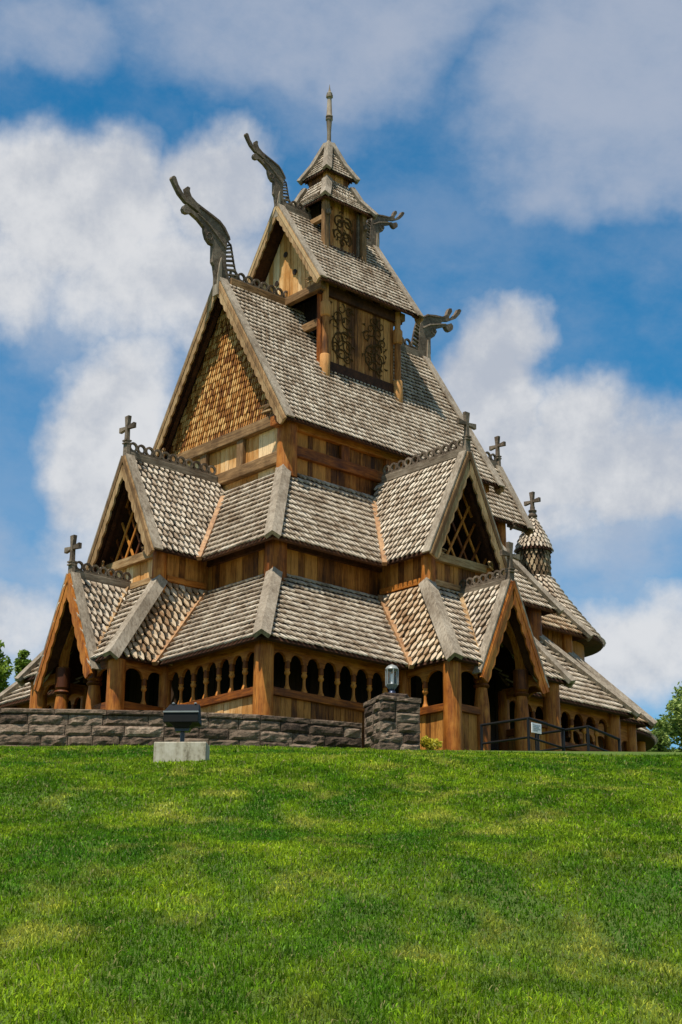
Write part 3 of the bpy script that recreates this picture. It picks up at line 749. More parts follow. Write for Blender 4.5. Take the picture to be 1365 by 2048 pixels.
    for s in (-1, 1):
        verge_cap(T(s*lw, lv, lze), T(0, lv, lz), -out, por, 0.24)
        bargeboard(T(s*lw, lv, lze), T(0, lv, lz), out, por, 0.26, 8, 0.045, off=0.004*(s+1), mat='amber_z', ext=0.22)
        mb = MB(); a, b = V(T(s*lw, lv-0.05, lze+0.05)), V(T(0, vf+0.1, lz)); h = (b-a).normalized(); b = a+h*(b-a).length*0.94
        mb.beam(a-h*0.05+Z*0.13+along*s*0.05, b+Z*0.13+along*s*0.05, 0.12, 0.12); mb.build('valley_board', 'tan_z', por)
    ridge_crest(T(0, lv-0.14, lz+0.02), T(0, vf+0.1, lz+0.02), por, 0.135, bw=0.16, bh=0.22)
    cross(T(0, lv-0.04, lz+0.05), along, 1.08, por)
    # doorway: turned columns and a round-headed arch
    vc = vp-0.42; cu = 0.79
    for s in (-1, 1):
        mb = MB(); mb.lathe([(0.20, G-.3), (0.205, G+0.2), (0.225, 0.35), (0.20, 1.0), (0.155, 1.40), (0.155, 1.42), (0.20, 1.44), (0.22, 1.48), (0.20, 1.52), (0.165, 1.54), (0.175, 1.56), (0.21, 1.60), (0.215, 2.14), (0.16, 2.18)], T(s*cu, vc, 0), 18)
        mb.build('portal_column', 'amber_z', por, smooth=True)
    R = cu+0.09; zs = 2.14; pts = []
    outer = [(-R-0.02, zs), (-R-0.02, zs+0.3), (-0.45, 3.15), (0, 3.95), (0.45, 3.15), (R+0.02, zs+0.3), (R+0.02, zs)]
    inner = [((cu-0.10)*math.cos(a), zs+1.22*math.sin(a)**1.0) for a in np.linspace(0, math.pi, 17)]
    mb = MB(); mb.prism([V(T(u, vc-0.09, z)) for u, z in outer+inner], out*0.18); mb.build('portal_arch', 'amber_z', por)
    # passage walls are dark; parapet and arches either side
    for s in (-1, 1):
        pc = pw-0.28
        post(*T(s*pc, vp-0.36, 0)[:2], r=0.245, parent=por)
        a, b = T(s*(pc-0.2), vp-0.40, 0), T(s*(cu+0.1), vp-0.40, 0)
        if (V(b)-V(a)).cross(Z).dot(out) < 0: a, b = b, a
        arcade(a[:2], b[:2], 1, wallmat if wallmat != 'plank_sunlit' else 'plank')
        a, b = T(s*(pc+0.02), vp-0.5, 0), T(s*(pc+0.02), vs-0.50, 0)
        if (V(b)-V(a)).cross(Z).dot(along*s) < 0: a, b = b, a
        arcade(a[:2], b[:2], 2, 'plank')
        post(*T(s*(pc-0.0), vs-0.46, 0)[:2], r=0.17, parent=por)
    return up
TS = lambda u, v, z: (SPX+u, -v, z)
TWf = lambda u, v, z: (-v, WPY-u, z)
porch(TS, (0, -1, 0), (1, 0, 0), 2.84, 4.677, 6.443, 6.617, 8.58, 1.50, 8.113, 2.24, 8.16, 4.42, 1.20, 1.75, 'plank')
porch(TWf, (-1, 0, 0), (0, 1, 0), 4.085, 5.954, 7.681, 7.617, 8.42, 1.58, 9.156, 2.17, 9.21, 4.58, 1.27, 1.78, 'plank_sunlit')

# gallery arcades between the porches and corners
for x, y in ((PX0, -PY), (PX0, PY), (PX1, -PY), (PX1, PY)): post(x, y, r=0.255)
arcade((PX0+0.2, -PY), (SPX-2.1, -PY), 8); arcade((SPX+2.1, -PY), (PX1-0.2, -PY), 8)
arcade((PX0, WPY-2.05), (PX0, -PY+0.2), 7, 'plank_sunlit'); arcade((PX0, PY-0.2), (PX0, WPY+2.05), 7, 'plank_sunlit')
arcade((PX1-0.2, PY), (PX0+0.2, PY), 24, bal=False)
arcade((PX1, -PY+.2), (PX1, -4.3), 3, bal=False); arcade((PX1, 4.3), (PX1, PY-.2), 3, bal=False)

# ---- chancel --------------------------------------------------------------------
CX, CYE, CZE, CZR = 8.245, 1.372, 9.367, 11.926
mb = MB()
for sg in (-1, 1): shingles(mb, [(4.02, sg*CYE, CZE), (CX, sg*CYE, CZE), (CX, 0, CZR), (4.02, 0, CZR)], (1, 0, 0), 0.17, 0.22, margin=-0.05, seed=100+sg)
ch_roof = mb.build('chancel_roof', ['shingle', 'soffit'], church)
for sg in (-1, 1):
    verge_cap((CX, sg*CYE, CZE), (CX, 0, CZR), (-1, 0, 0), ch_roof, 0.26)
    bargeboard((CX, sg*CYE, CZE), (CX, 0, CZR), (1, 0, 0), ch_roof, 0.26, 9, off=0.004*(sg+1))
ridge_crest((4.3, 0, CZR+0.05), (8.1, 0, CZR+0.05), ch_roof, 0.15)
cross((CX-0.04, 0, CZR+0.1), (0, 1, 0), 1.12, ch_roof)
mb = MB()
for a, b, tf in (((4.05, -.95), (7.25, -.95), None), ((7.25, .95), (4.05, .95), None), ((7.25, -.95), (7.25, .95), lambda f: 11.5-abs(f-.5)*2*.95*1.86)):
    planks(mb, a, b, 7.4, 9.9, w=0.2, seed=110, topf=tf)
ch_wall = mb.build('chancel_wall', 'plank', church)
for y in (-.95, .95):
    mb = MB(); mb.lathe([(0.2, 7.6), (0.19, 9.7)], (7.2, y, 0), 14); mb.build('corner_post', 'amber_z', ch_wall, smooth=True)
mb = MB(); curl(mb, (7.5, -1.15, 9.3), (-0.2, -0.5, 0), s=0.9); mb.box((7.3, -1.3, 9.28), (8.2, -1.16, 9.42)); mb.build('carved_tuft', 'carved', ch_roof)
mb = MB(); c, t, nn = skirt(mb, 4.2, 9.15, 2.98, 5.40, 4.3, 7.3, 0.97, 8.10, 0.19, 0.25, 111, 'SNE')
cha_roof = mb.build('chancel_aisle_roof', ['shingle_warm', 'soffit'], church)
for k in (1, 2): hip_board(c[k], t[k], nn[k], nn[k-1], 0.2, cha_roof)
mb = MB()
for a, b in (((5.0, -2.5), (8.65, -2.5)), ((8.65, -2.5), (8.65, 2.5)), ((8.65, 2.5), (5.0, 2.5))): planks(mb, a, b, G-.3, 5.8, w=0.24, seed=113)
cha_wall = mb.build('chancel_aisle_wall', 'plank', church)
for y in (-2.5, 2.5):
    mb = MB(); mb.lathe([(0.22, G-.3), (0.2, 5.7)], (8.62, y, 0), 14); mb.build('corner_post', 'amber_z', cha_wall, smooth=True)
mb = MB(); c, t, nn = skirt(mb, 5.2, 10.25, 4.55, 2.36, 5.2, 8.65, 2.5, 4.75, 0.2, 0.26, 115, 'SNE')
chg_roof = mb.build('chancel_gallery_roof', ['shingle_warm', 'soffit'], church)
for k in (1, 2): hip_board(c[k], t[k], nn[k], nn[k-1], 0.22, chg_roof)
arcade((6.6, -4.1), (9.75, -4.1), 5, ztop=2.5); arcade((9.75, 4.1), (6.6, 4.1), 5, bal=False, ztop=2.5)
post(9.75, -4.1, z1=2.4, r=0.21); post(9.75, 4.1, z1=2.4, r=0.21)
# apse with its round turret
AC = (10.0, 0.0, 0.0)
mb = MB(); pr = [(2.34, 5.72), (1.65, 6.62), (1.05, 7.45), (0.62, 8.15)]
mb.lathe([(2.30, 5.66)]+[(a-0.02, z-0.01) for a, z in pr], AC, 40, 1)
cone_shingles(mb, AC, pr, 0.2, 0.26, seed=120)
apse_roof = mb.build('apse_roof', ['shingle', 'soffit'], church)
mb = MB(); mb.lathe([(1.65, 2.5), (1.65, 5.68)], AC, 30); apse_wall = mb.build('apse_wall', 'plank', church, smooth=True)
mb = MB(); pr = [(0.54, 8.1), (0.54, 9.28)]; mb.lathe(pr, AC, 24, 1); cone_shingles(mb, AC, pr, 0.155, 0.22, 0.035, 0.075, seed=121)
tur = mb.build('apse_turret', ['shingle_dark', 'shade_dark'], church)
mb = MB(); pr = [(0.66, 9.2), (0.58, 9.46), (0.43, 9.80), (0.26, 10.13), (0.10, 10.45)]; mb.lathe([(0.64, 9.16)]+[(a-.02, z-.01) for a, z in pr], AC, 24, 1); cone_shingles(mb, AC, pr, 0.15, 0.19, 0.03, 0.065, seed=122)
dome = mb.build('turret_cap', ['shingle', 'soffit'], tur)
mb = MB(); mb.lathe([(0.19, 10.32), (0.13, 10.40), (0.12, 10.5), (0.17, 10.52), (0.17, 10.57), (0.12, 10.6), (0.11, 10.7), (0.15, 10.72), (0.15, 10.76), (0.09, 10.79), (0.09, 10.9)], AC, 14); mb.build('finial', 'carved', tur, smooth=True)
cross((10.0, 0, 10.6), (0, 1, 0), 0.86, tur)
mb = MB(); pr = [(3.95, 2.25), (2.8, 3.5), (1.68, 4.6)]; mb.lathe([(3.9, 2.2)]+[(a-.02, z-.01) for a, z in pr], AC, 48, 1); cone_shingles(mb, AC, pr, 0.22, 0.27, seed=123)
apse_gal = mb.build('apse_gallery_roof', ['shingle', 'soffit'], church)
mb = MB(); mb.lathe([(3.3, G-.3), (3.3, 2.3)], AC, 36); apg = mb.build('apse_gallery_wall', 'plank', church, smooth=True)
for k in range(9):
    a = -1.35+k*0.34; mb = MB(); mb.lathe([(0.2, G-.3), (0.18, 2.4)], (10+3.42*math.cos(a), 3.42*math.sin(a), 0), 12); mb.build('wall_post', 'amber_z', apg, smooth=True)

# ---- ridge turret, lower stage ----------------------------------------------------
U1, V1, E1, R1 = 2.217, 2.115, 15.227, 18.502
mb = MB()
for sg in (-1, 1): shingles(mb, [(-U1, sg*V1, E1), (U1, sg*V1, E1), (U1, 0, R1), (-U1, 0, R1)], (1, 0, 0), 0.155, 0.205, 0.032, 0.088, margin=-0.05, seed=130+sg)
t1 = mb.build('turret_roof', ['shingle', 'soffit'], church)
for sg in (-1, 1):
    for x, ow in ((-U1, -1), (U1, 1)):
        verge_cap((x, sg*V1, E1), (x, 0, R1), (-ow, 0, 0), t1, 0.22, 0.12)
        bargeboard((x, sg*V1, E1), (x, 0, R1), (ow, 0, 0), t1, 0.24, 13, 0.04, off=0.004*(sg+1))
ridge_crest((-1.95, 0, R1+0.06), (-0.8, 0, R1+0.06), t1, 0.13, bw=0.16, bh=0.2); ridge_crest((0.8, 0, R1+0.06), (1.95, 0, R1+0.06), t1, 0.13, bw=0.16, bh=0.2)
dragon(-U1+0.02, R1+0.0, -1, 0.74, t1); dragon(U1-0.02, R1+0.0, 1, 0.77, t1)
mb = MB(); TYW = 1.60; TXW = 1.50
planks(mb, (-TXW, -TYW), (TXW, -TYW), 12.2, 15.9, w=0.13, seed=131); planks(mb, (TXW, TYW), (-TXW, TYW), 12.2, 15.9, w=0.13, seed=132)
planks(mb, (TXW, -TYW), (TXW, TYW), 12.2, 15.9, w=0.2, seed=133)
tw = mb.build('turret_wall', 'plank_grey', church)
mb = MB(); planks(mb, (-1.15, TYW), (-1.15, -TYW), 11.9, 15.3, w=0.25, seed=134); mb.build('louvre_boards', 'shade_dark', tw)  # dark boards: shade inside the open west side, put in as colour
mb = MB(); planks(mb, (-1.72, 1.75), (-1.72, -1.75), 15.28, 18.2, w=0.18, seed=135, topf=lambda f: 18.15-abs(f-.5)*3.5*1.546); gp = mb.build('gable_planking', 'plank_sunlit', tw)
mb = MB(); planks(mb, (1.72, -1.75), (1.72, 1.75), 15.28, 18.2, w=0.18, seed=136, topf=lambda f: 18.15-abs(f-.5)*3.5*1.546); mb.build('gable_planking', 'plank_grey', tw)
for y, z in ((0.52, 16.05), (-0.38, 16.15), (0.1, 16.95)):
    mb = MB(); mb.ring((-1.752, y, z), 0.10, 0.001, 0.02, (0, 1, 0), 14); mb.build('sound_hole', 'shade_dark', tw)  # flat discs; the dark inside each hole is painted on
for x in (-1.75, 1.75):
    mb = MB(); mb.box((x-0.14, -1.85, 15.02), (x+0.06, 1.85, 15.28)); mb.build('tie_beam', 'tan_y', tw, bevel=0.01)
gable_tufts(tw, (-1.95, 0, 0), 1.85, (-1, 0, 0), (0, 1, 0), 15.34, 0.9)
mb = MB(); mb.box((-1.62, -1.5, 13.95), (-1.46, 1.5, 14.22)); mb.build('cross_beam', 'tan_y', tw, bevel=0.01)
for y in (-1.5, 1.5, 0.55):
    mb = MB(); mb.box((-1.66, y-0.1, 12.0), (-1.46, y+0.1, 15.1)); mb.build('upright', 'amber_z', tw, bevel=0.01)
mb = MB(); mb.box((-TXW, -TYW-0.10, 12.35), (TXW, -TYW+0.02, 12.72)); mb.build('sill_beam', 'soffit', tw, bevel=0.01)
mb = MB(); mb.box((-TXW-.3, -TYW-0.12, 14.95), (TXW+.3, -TYW+0.02, 15.3)); mb.build('wall_plate', 'soffit', tw)
for x in (-1.58, 1.58):
    for y in (-1.72, 1.72):
        mb = MB(); mb.lathe([(0.14, 12.02), (0.165, 12.10), (0.165, 12.82), (0.15, 12.86), (0.11, 12.88), (0.105, 14.17), (0.15, 14.19), (0.165, 14.22), (0.165, 14.62), (0.14, 14.66), (0.10, 14.72), (0.10, 15.3)], (x, y, 0), 14)
        mb.build('turned_post', 'plank_grey', tw, smooth=True)
def scroll(mb, c, r0, turns, sg, ph, ax, y, rad=0.028):
    n = int(18*turns); pts = []
    for i in range(n+1):
        f = i/n; a = ph+sg*turns*2*math.pi*f; r_ = r0*(1-0.86*f)
        pts.append((c[0]+r_*math.cos(a), y, c[1]+r_*math.sin(a)))
    mb.tube(pts, [rad*(1-0.5*i/n) for i in range(n+1)], 5)
rs = random.Random(5)
def leaf_spray(mb, n, x0, x1, z0, z1, y, rs):
    for k in range(n):
        px_, pz_ = rs.uniform(x0, x1), rs.uniform(z0, z1); b = rs.uniform(0, 6.28); l = rs.uniform(0.6, 1.2)
        mb.tube([(px_, y, pz_), (px_+.07*l*math.cos(b), y, pz_+.07*l*math.sin(b)), (px_+.15*l*math.cos(b+.7), y, pz_+.15*l*math.sin(b+.7))], [0.012, 0.036, 0.008], 5)
for cx in (-0.74, 0.66):
    mb = MB(); y = -TYW-0.016
    scroll(mb, (cx, 13.38), 0.52, 1.7, 1, 1.2, 0, y)
    for q, (dx, dz, r_) in enumerate(((-0.2, 0.28, 0.26), (0.24, 0.1, 0.26), (-0.05, -0.26, 0.24), (-0.3, -0.1, 0.2), (0.2, -0.34, 0.16), (0.1, 0.42, 0.2), (0.14, 0.92, 0.26), (-0.2, 1.0, 0.24), (0.25, 1.25, 0.2), (-0.1, 1.32, 0.2), (0.3, 0.62, 0.18), (-0.38, 0.7, 0.2))):
        scroll(mb, (cx+dx, 13.38+dz), r_, rs.uniform(1.0, 1.6), rs.choice((-1, 1)), rs.uniform(0, 6.28), 0, y-0.003*q, 0.022)
    leaf_spray(mb, 18, cx-0.5, cx+0.5, 12.85, 14.85, y, rs)
    mb.build('vine_carving', 'black', tw, smooth=True)

# ---- ridge turret, upper stage, spire ------------------------------------------------
def pyramid(mb, e, ze, stages, w, ex, seed):
    """four flared sides; stages = [(half, z), ...] from the eave upwards"""
    for (h0, z0), (h1, z1) in zip(stages[:-1], stages[1:]):
        for k in range(4):
            a = math.pi/2*k; rot = lambda x, y: (x*math.cos(a)-y*math.sin(a), x*math.sin(a)+y*math.cos(a))
            q = [(*rot(-h0, -h0), z0), (*rot(h0, -h0), z0)]+([(*rot(h1, -h1), z1), (*rot(-h1, -h1), z1)] if h1 > 0.03 else [(0, 0, z1)])
            shingles(mb, q, V(q[1])-V(q[0]), w, ex, 0.028, 0.07, seed=seed+k, slab=0.05, margin=0.0)
def pyr_hips(stages, parent, w):
    for k in range(4):
        a = math.pi/4+math.pi/2*k
        for i, ((h0, z0), (h1, z1)) in enumerate(zip(stages[:-1], stages[1:])):
            d = V((math.cos(a), math.sin(a), 0)); p0 = d*h0*1.414+Z*z0; p1 = d*h1*1.414+Z*z1
            sl = V((0, 0, 1)); n1 = V((math.cos(a-math.pi/4)*(z1-z0), math.sin(a-math.pi/4)*(z1-z0), h0-h1)); n2 = V((math.cos(a+math.pi/4)*(z1-z0), math.sin(a+math.pi/4)*(z1-z0), h0-h1))
            hip_board(p0, p1, n1, n2, w*(1 if h1 > 0.03 else 0.8), parent, over=0.06 if i == 0 else 0.0, lift=0.09)
mb = MB(); L_ = [(1.085, 18.92), (0.75, 19.40), (0.52, 19.95)]; pyramid(mb, 0, 0, L_, 0.13, 0.17, 140); t2 = mb.build('belfry_roof', ['shingle', 'soffit'], church); pyr_hips(L_, t2, 0.12)
mb = MB(); U_ = [(0.64, 20.28), (0.34, 20.85), (0.02, 21.70)]; pyramid(mb, 0, 0, U_, 0.12, 0.16, 150); t3 = mb.build('spire_roof', ['shingle', 'soffit'], church); pyr_hips(U_, t3, 0.10)
mb = MB()
for k, (a, b) in enumerate((((-.48, -.48), (.48, -.48)), ((.48, -.48), (.48, .48)), ((.48, .48), (-.48, .48)), ((-.48, .48), (-.48, -.48)))): planks(mb, a, b, 19.7, 20.5, w=0.2, seed=160+k)
mb.build('spire_base', 'plank_grey', church)
mb = MB(); mb.lathe([(0.10, 21.5), (0.085, 21.62), (0.12, 21.66), (0.12, 21.72), (0.075, 21.76), (0.07, 22.2), (0.10, 22.66), (0.125, 22.68), (0.125, 22.74), (0.09, 22.76), (0.125, 22.80), (0.125, 22.84), (0.10, 22.87), (0.075, 23.5), (0.07, 23.55), (0.12, 23.58), (0.12, 23.66), (0.09, 23.68), (0.10, 23.74), (0.05, 23.8), (0.02, 23.95), (0.006, 24.1)], (0, 0, 0), 14)
mb.build('spire', 'pale_z', church, smooth=True)
mb = MB(); B2 = 0.74
planks(mb, (-B2, -B2), (B2, -B2), 17.0, 19.2, w=0.15, seed=170); planks(mb, (B2, -B2), (B2, B2), 17.0, 19.2, w=0.15, seed=171); planks(mb, (B2, B2), (-B2, B2), 17.0, 19.2, w=0.15, seed=172)
bw = mb.build('belfry_wall', 'plank_grey', church)
mb = MB(); planks(mb, (-0.5, B2), (-0.5, -B2), 16.9, 19.2, w=0.2, seed=173); mb.build('louvre_boards', 'shade_dark', bw)  # belfry's open side: its inner shade is the colour of these boards
for x in (-0.84, 0.84):
    for y in (-0.82, 0.82):
        mb = MB(); mb.box((x-0.095, y-0.095, 17.0), (x+0.095, y+0.095, 18.98)); mb.build('corner_post', 'tan_z', bw, bevel=0.01)
        mb = MB(); mb.lathe([(0.04, 0), (0.085, .03), (0.085, .16), (0.04, .2)], (x+0.02, y-.14, 18.35), 10); mb.build('knob', 'carved', bw)
mb = MB(); mb.box((-0.75, -B2-0.10, 17.12), (0.75, -B2+.01, 17.36)); mb.build('sill_beam', 'soffit', bw)
mb = MB(); mb.box((-0.92, -0.8, 18.25), (-0.76, 0.8, 18.42)); mb.build('cross_beam', 'tan_y', bw)
for x in (-0.66, 0.66):
    mb = MB(); mb.box((x-0.04, -B2-0.07, 17.36), (x+0.04, -B2+0.005, 18.95)); mb.build('panel_frame', 'carved', bw)
mb = MB(); y = -B2-0.02
for cx, cz, r_, tn, sg, ph in ((-0.16, 18.38, 0.26, 1.5, 1, 1.0), (0.2, 18.42, 0.22, 1.4, -1, 2.0), (-0.2, 17.92, 0.22, 1.4, -1, 4.0), (0.18, 17.88, 0.24, 1.5, 1, 5.0), (0.0, 18.15, 0.40, 1.1, 1, 0.0), (0.0, 17.66, 0.18, 1.2, 1, 0.0)): scroll(mb, (cx, cz), r_, tn, sg, ph, 0, y, 0.034)
leaf_spray(mb, 14, -0.5, 0.5, 17.5, 18.8, y, rs)
mb.build('vine_carving', 'black', bw, smooth=True)

# ------------------------------------------------------------------ ground
FH = V((0.66843, 0.74377, 0)); RH = V((0.74206, -0.67034, 0)).normalized()
def hill(h):
    """height of the lawn, h metres out from where the photographer stands"""
    if h < 3: return hill(3)-0.15*(3-h) if h > -4 else hill(3)-1.05
    if h > 38.0: return -1.05+0.40*(1-math.exp(-(h-38)/0.8))
    d = 38.0-h
    return -1.05-0.155*d-0.00150*d*d
def ground_z(x, y):
    dx, dy = x-CAM_LOC.x, y-CAM_LOC.y
    h = dx*FH.x+dy*FH.y; l = dx*RH.x+dy*RH.y
    z = hill(h)
    if h < 39:
        f = min(1.0, max(0.0, (38-h)/16))
        z -= 0.024*max(0.0, l+1.0)*min(1.0, max(0.0, (h-18)/18))
        z += f*(0.05*math.sin(l*0.9+h*0.35)+0.04*math.sin(l*0.45-h*0.6+1.0)+0.03*math.sin(h*1.3+l*0.2))
    return z
mb = MB()
hs_ = [-300, -120, -50, -20, -8, -4, 0, 2]+[3+0.5*i for i in range(75)]+[41, 43, 46, 52, 60, 80, 120, 200, 400, 900]
ls_ = [-900, -300, -120, -60, -35, -24]+[-18+0.75*i for i in range(49)]+[24, 35, 60, 120, 300, 900]
for h in hs_:
    for l in ls_:
        p = CAM_LOC+FH*h+RH*l; mb.v.append((p.x, p.y, ground_z(p.x, p.y)))
nl = len(ls_)
for i in range(len(hs_)-1):
    for j in range(nl-1): mb.f.append((i*nl+j, i*nl+j+1, (i+1)*nl+j+1, (i+1)*nl+j)); mb.m.append(0)
lawn = mb.build('lawn', 'lawn', smooth=True); lawn['kind'] = 'structure'

# mown grass: blades standing on the slope
def vnoise(x, y, f, seed):
    x = x*f+seed*13.7; y = y*f+seed*7.3
    xi = np.floor(x).astype(np.int64); yi = np.floor(y).astype(np.int64); fx_ = x-xi; fy_ = y-yi
    fx_ = fx_*fx_*(3-2*fx_); fy_ = fy_*fy_*(3-2*fy_)
    def hsh(a, b):
        n = (a*374761393+b*668265263+seed*69069) & 0x7fffffff
        n = ((n ^ (n >> 13))*1274126177) & 0x7fffffff
        return ((n ^ (n >> 16)) & 0xffff)/65535.0
    return (hsh(xi, yi)*(1-fx_)+hsh(xi+1, yi)*fx_)*(1-fy_)+(hsh(xi, yi+1)*(1-fx_)+hsh(xi+1, yi+1)*fx_)*fy_
def fbm(x, y, f, seed): return (vnoise(x, y, f, seed)*0.5+vnoise(x, y, f*2.1, seed+1)*0.28+vnoise(x, y, f*4.3, seed+2)*0.22)
NB = 1080000
u = rng.random(NB*4); hh = 4.6+(47.0-4.6)*rng.random(NB*4)
wgt = (0.43*hh+5.0)*(6.5/hh)**1.25
keep = u < wgt/wgt.max(); hh = hh[keep][:NB]; n = len(hh)
ll = (rng.random(n)*2-1)*(0.215*hh+2.5)
gx = CAM_LOC.x+FH.x*hh+RH.x*ll; gy = CAM_LOC.y+FH.y*hh+RH.y*ll
hv = np.vectorize(hill)
f_ = np.clip((38-hh)/16, 0, 1)
gz = hv(hh)-0.024*np.maximum(0, ll+1.0)*np.clip((hh-18)/18, 0, 1)+f_*(0.05*np.sin(ll*0.9+hh*0.35)+0.04*np.sin(ll*0.45-hh*0.6+1.0)+0.03*np.sin(hh*1.3+ll*0.2))-0.008
# bare of blades where wall and lamp base stand
ok = np.ones(n, bool)
pa, pb = ll, hh*0.45
patch = fbm(pa+3, pb, 1.5, 3); dry = fbm(pa+40, pb-17, 2.1, 9); fine = fbm(gx, gy, 5.0, 15); clov = fbm(pa-9, pb+31, 1.2, 21); patch = 0.6*patch+0.4*fbm(pa, pb, 4.2, 33)
ang = rng.random(n)*2*np.pi; lean = rng.normal(0.0, 1.0, n); ht = (0.018+0.026*rng.random(n))*(0.75+0.7*patch)*np.where(rng.random(n) < 0.04, 1.5, 1.0)*np.clip(hh/12, 1, 1.6)
wd = (0.0022+0.0022*rng.random(n))*np.clip(hh/8, 0.9, 3.6)
cx_, sx_ = np.cos(ang), np.sin(ang); la = rng.random(n)*2*np.pi; ld = np.abs(lean)
dx_, dy_ = np.cos(la)*ld*ht, np.sin(la)*ld*ht
co = np.empty((n, 5, 3), np.float32)
co[:, 0] = np.stack([gx-cx_*wd, gy-sx_*wd, gz], 1); co[:, 1] = np.stack([gx+cx_*wd, gy+sx_*wd, gz], 1)
mx, my, mz = gx+dx_*0.35, gy+dy_*0.35, gz+ht*0.6
co[:, 2] = np.stack([mx+cx_*wd*0.8, my+sx_*wd*0.8, mz], 1); co[:, 3] = np.stack([mx-cx_*wd*0.8, my-sx_*wd*0.8, mz], 1)
co[:, 4] = np.stack([gx+dx_, gy+dy_, gz+ht*np.clip(1-0.35*ld, 0.3, 1)], 1)
t1_ = np.clip((patch-0.38)*3.6, 0, 1)[:, None]; t2_ = np.clip((dry-0.60)*5.0, 0, 1)[:, None]; t3_ = np.clip((clov-0.54)*6, 0, 1)[:, None]
dark = np.array([0.072, 0.160, 0.004]); mid = np.array([0.225, 0.325, 0.012]); yel = np.array([0.60, 0.52, 0.09]); clo = np.array([0.040, 0.135, 0.006])
colr = dark*(1-t1_)+mid*t1_
colr = colr*(1-0.75*t3_)+clo*0.75*t3_
colr = colr*(1-0.42*t2_)+yel*0.42*t2_
bv = np.exp(rng.normal(0, 0.38, n))[:, None]*(0.55+0.9*fine[:, None])
straw = (rng.random(n) < 0.05)[:, None]
colr = np.where(straw, np.array([0.30, 0.27, 0.10])*(0.6+0.8*rng.random(n)[:, None]), colr*bv)
colr = np.clip(colr, 0, 0.6)
me = bpy.data.meshes.new('grass')
me.vertices.add(n*5); me.vertices.foreach_set('co', co.reshape(-1))
b5 = (np.arange(n, dtype=np.int32)*5)[:, None]
loops = (b5+np.array([[0, 1, 2, 3, 3, 2, 4]], np.int32)).reshape(-1)
me.loops.add(n*7); me.loops.foreach_set('vertex_index', loops)
starts = (np.arange(n, dtype=np.int32)[:, None]*7+np.array([[0, 4]], np.int32)).reshape(-1)
me.polygons.add(n*2); me.polygons.foreach_set('loop_start', starts)
at_ = me.attributes.new('tint', 'FLOAT_COLOR', 'POINT')
at_.data.foreach_set('color', np.repeat(np.concatenate([colr, np.ones((n, 1))], 1), 5, axis=0).astype(np.float32).reshape(-1))
me.update(calc_edges=True)
me.materials.append(M['grass'])
gro = bpy.data.objects.new('grass', me); COL.objects.link(gro); gro['kind'] = 'stuff'

# ------------------------------------------------------------------ split-face stone wall with a lamp pillar
def rough_block(mb, o, ax, up, out, L, H, D, amp, rn, nu=7, nv=4):
    """a stone whose outer face (and ends a little) is broken; o = lower left corner of the face"""
    o, ax, up, out = V(o), V(ax), V(up), V(out); base = len(mb.v); sd = rn.uniform(0, 900)
    def dsp(i, j):
        edge = min(i, nu-i, 1)*min(j, nv-j, 1)
        q = o+ax*(L*i/nu)+up*(H*j/nv)
        d = mnoise.noise(q*4.2+V((sd, sd, 0)))*0.9+mnoise.noise(q*11+V((0, sd, 0)))*0.5+0.45
        return q+out*(amp*d*(1.0 if edge else -0.15))
    g = [[dsp(i, j) for j in range(nv+1)] for i in range(nu+1)]
    vs = [p for row in g for p in row]; fs = []
    for i in range(nu):
        for j in range(nv): a = i*(nv+1)+j; fs.append((a, a+nv+1, a+nv+2, a+1))
    k = len(vs); back = [g[0][0]-out*D, g[nu][0]-out*D, g[nu][nv]-out*D, g[0][nv]-out*D]; vs += back
    bot = [i*(nv+1) for i in range(nu+1)]; topl = [i*(nv+1)+nv for i in range(nu+1)]; lf = list(range(nv+1)); rt_ = [nu*(nv+1)+j for j in range(nv+1)]
    fs += [bot[::-1]+[k, k+1][::1], topl+[k+2, k+3], lf+[k+3, k], rt_[::-1]+[k+1, k+2], (k, k+3, k+2, k+1)]
    mb.add(vs, fs)
rn = random.Random(77)
wall_path = [(-19.5, 1.9), (-16.0, -0.9), (-13.0, -3.3), (-10.0, -5.72), (-8.08, -6.95), (-5.62, -7.86)]
ZT = -0.115
mb = MB(); cap = MB()
def run_course(mb, z, H, amp, D, proud, len_rng, seed):
    rr = random.Random(seed)
    for (a, b) in zip(wall_path[:-1], wall_path[1:]):
        a, b = V((*a, 0)), V((*b, 0)); d = (b-a); L = d.length; d.normalize(); out = V((d.y, -d.x, 0))
        x = 0
        while x < L-0.01:
            l = rr.uniform(*len_rng)
            if L-x-l < 0.35: l = L-x
            j = rr.uniform(-0.012, 0.012)
            rough_block(mb, a+d*(x+0.008)+out*(proud+j)+Z*z, d, Z, out, l-0.016, H-0.012, D, amp, rr, max(4, int(l/0.11)), 4)
            x += l
for k in range(6): run_course(mb, ZT-0.13-0.25*(k+1), 0.25, 0.07, 0.42, 0.035*k*0.4, (0.5, 1.15), 200+k)
wall = mb.build('retaining_wall', 'rock'); tag(wall, 'low dark split-face stone wall along the top of the lawn', 'wall')
run_course(cap, ZT-0.13, 0.13, 0.04, 0.5, 0.03, (0.7, 1.4), 300)
cap.build('cap_course', 'rock', wall)
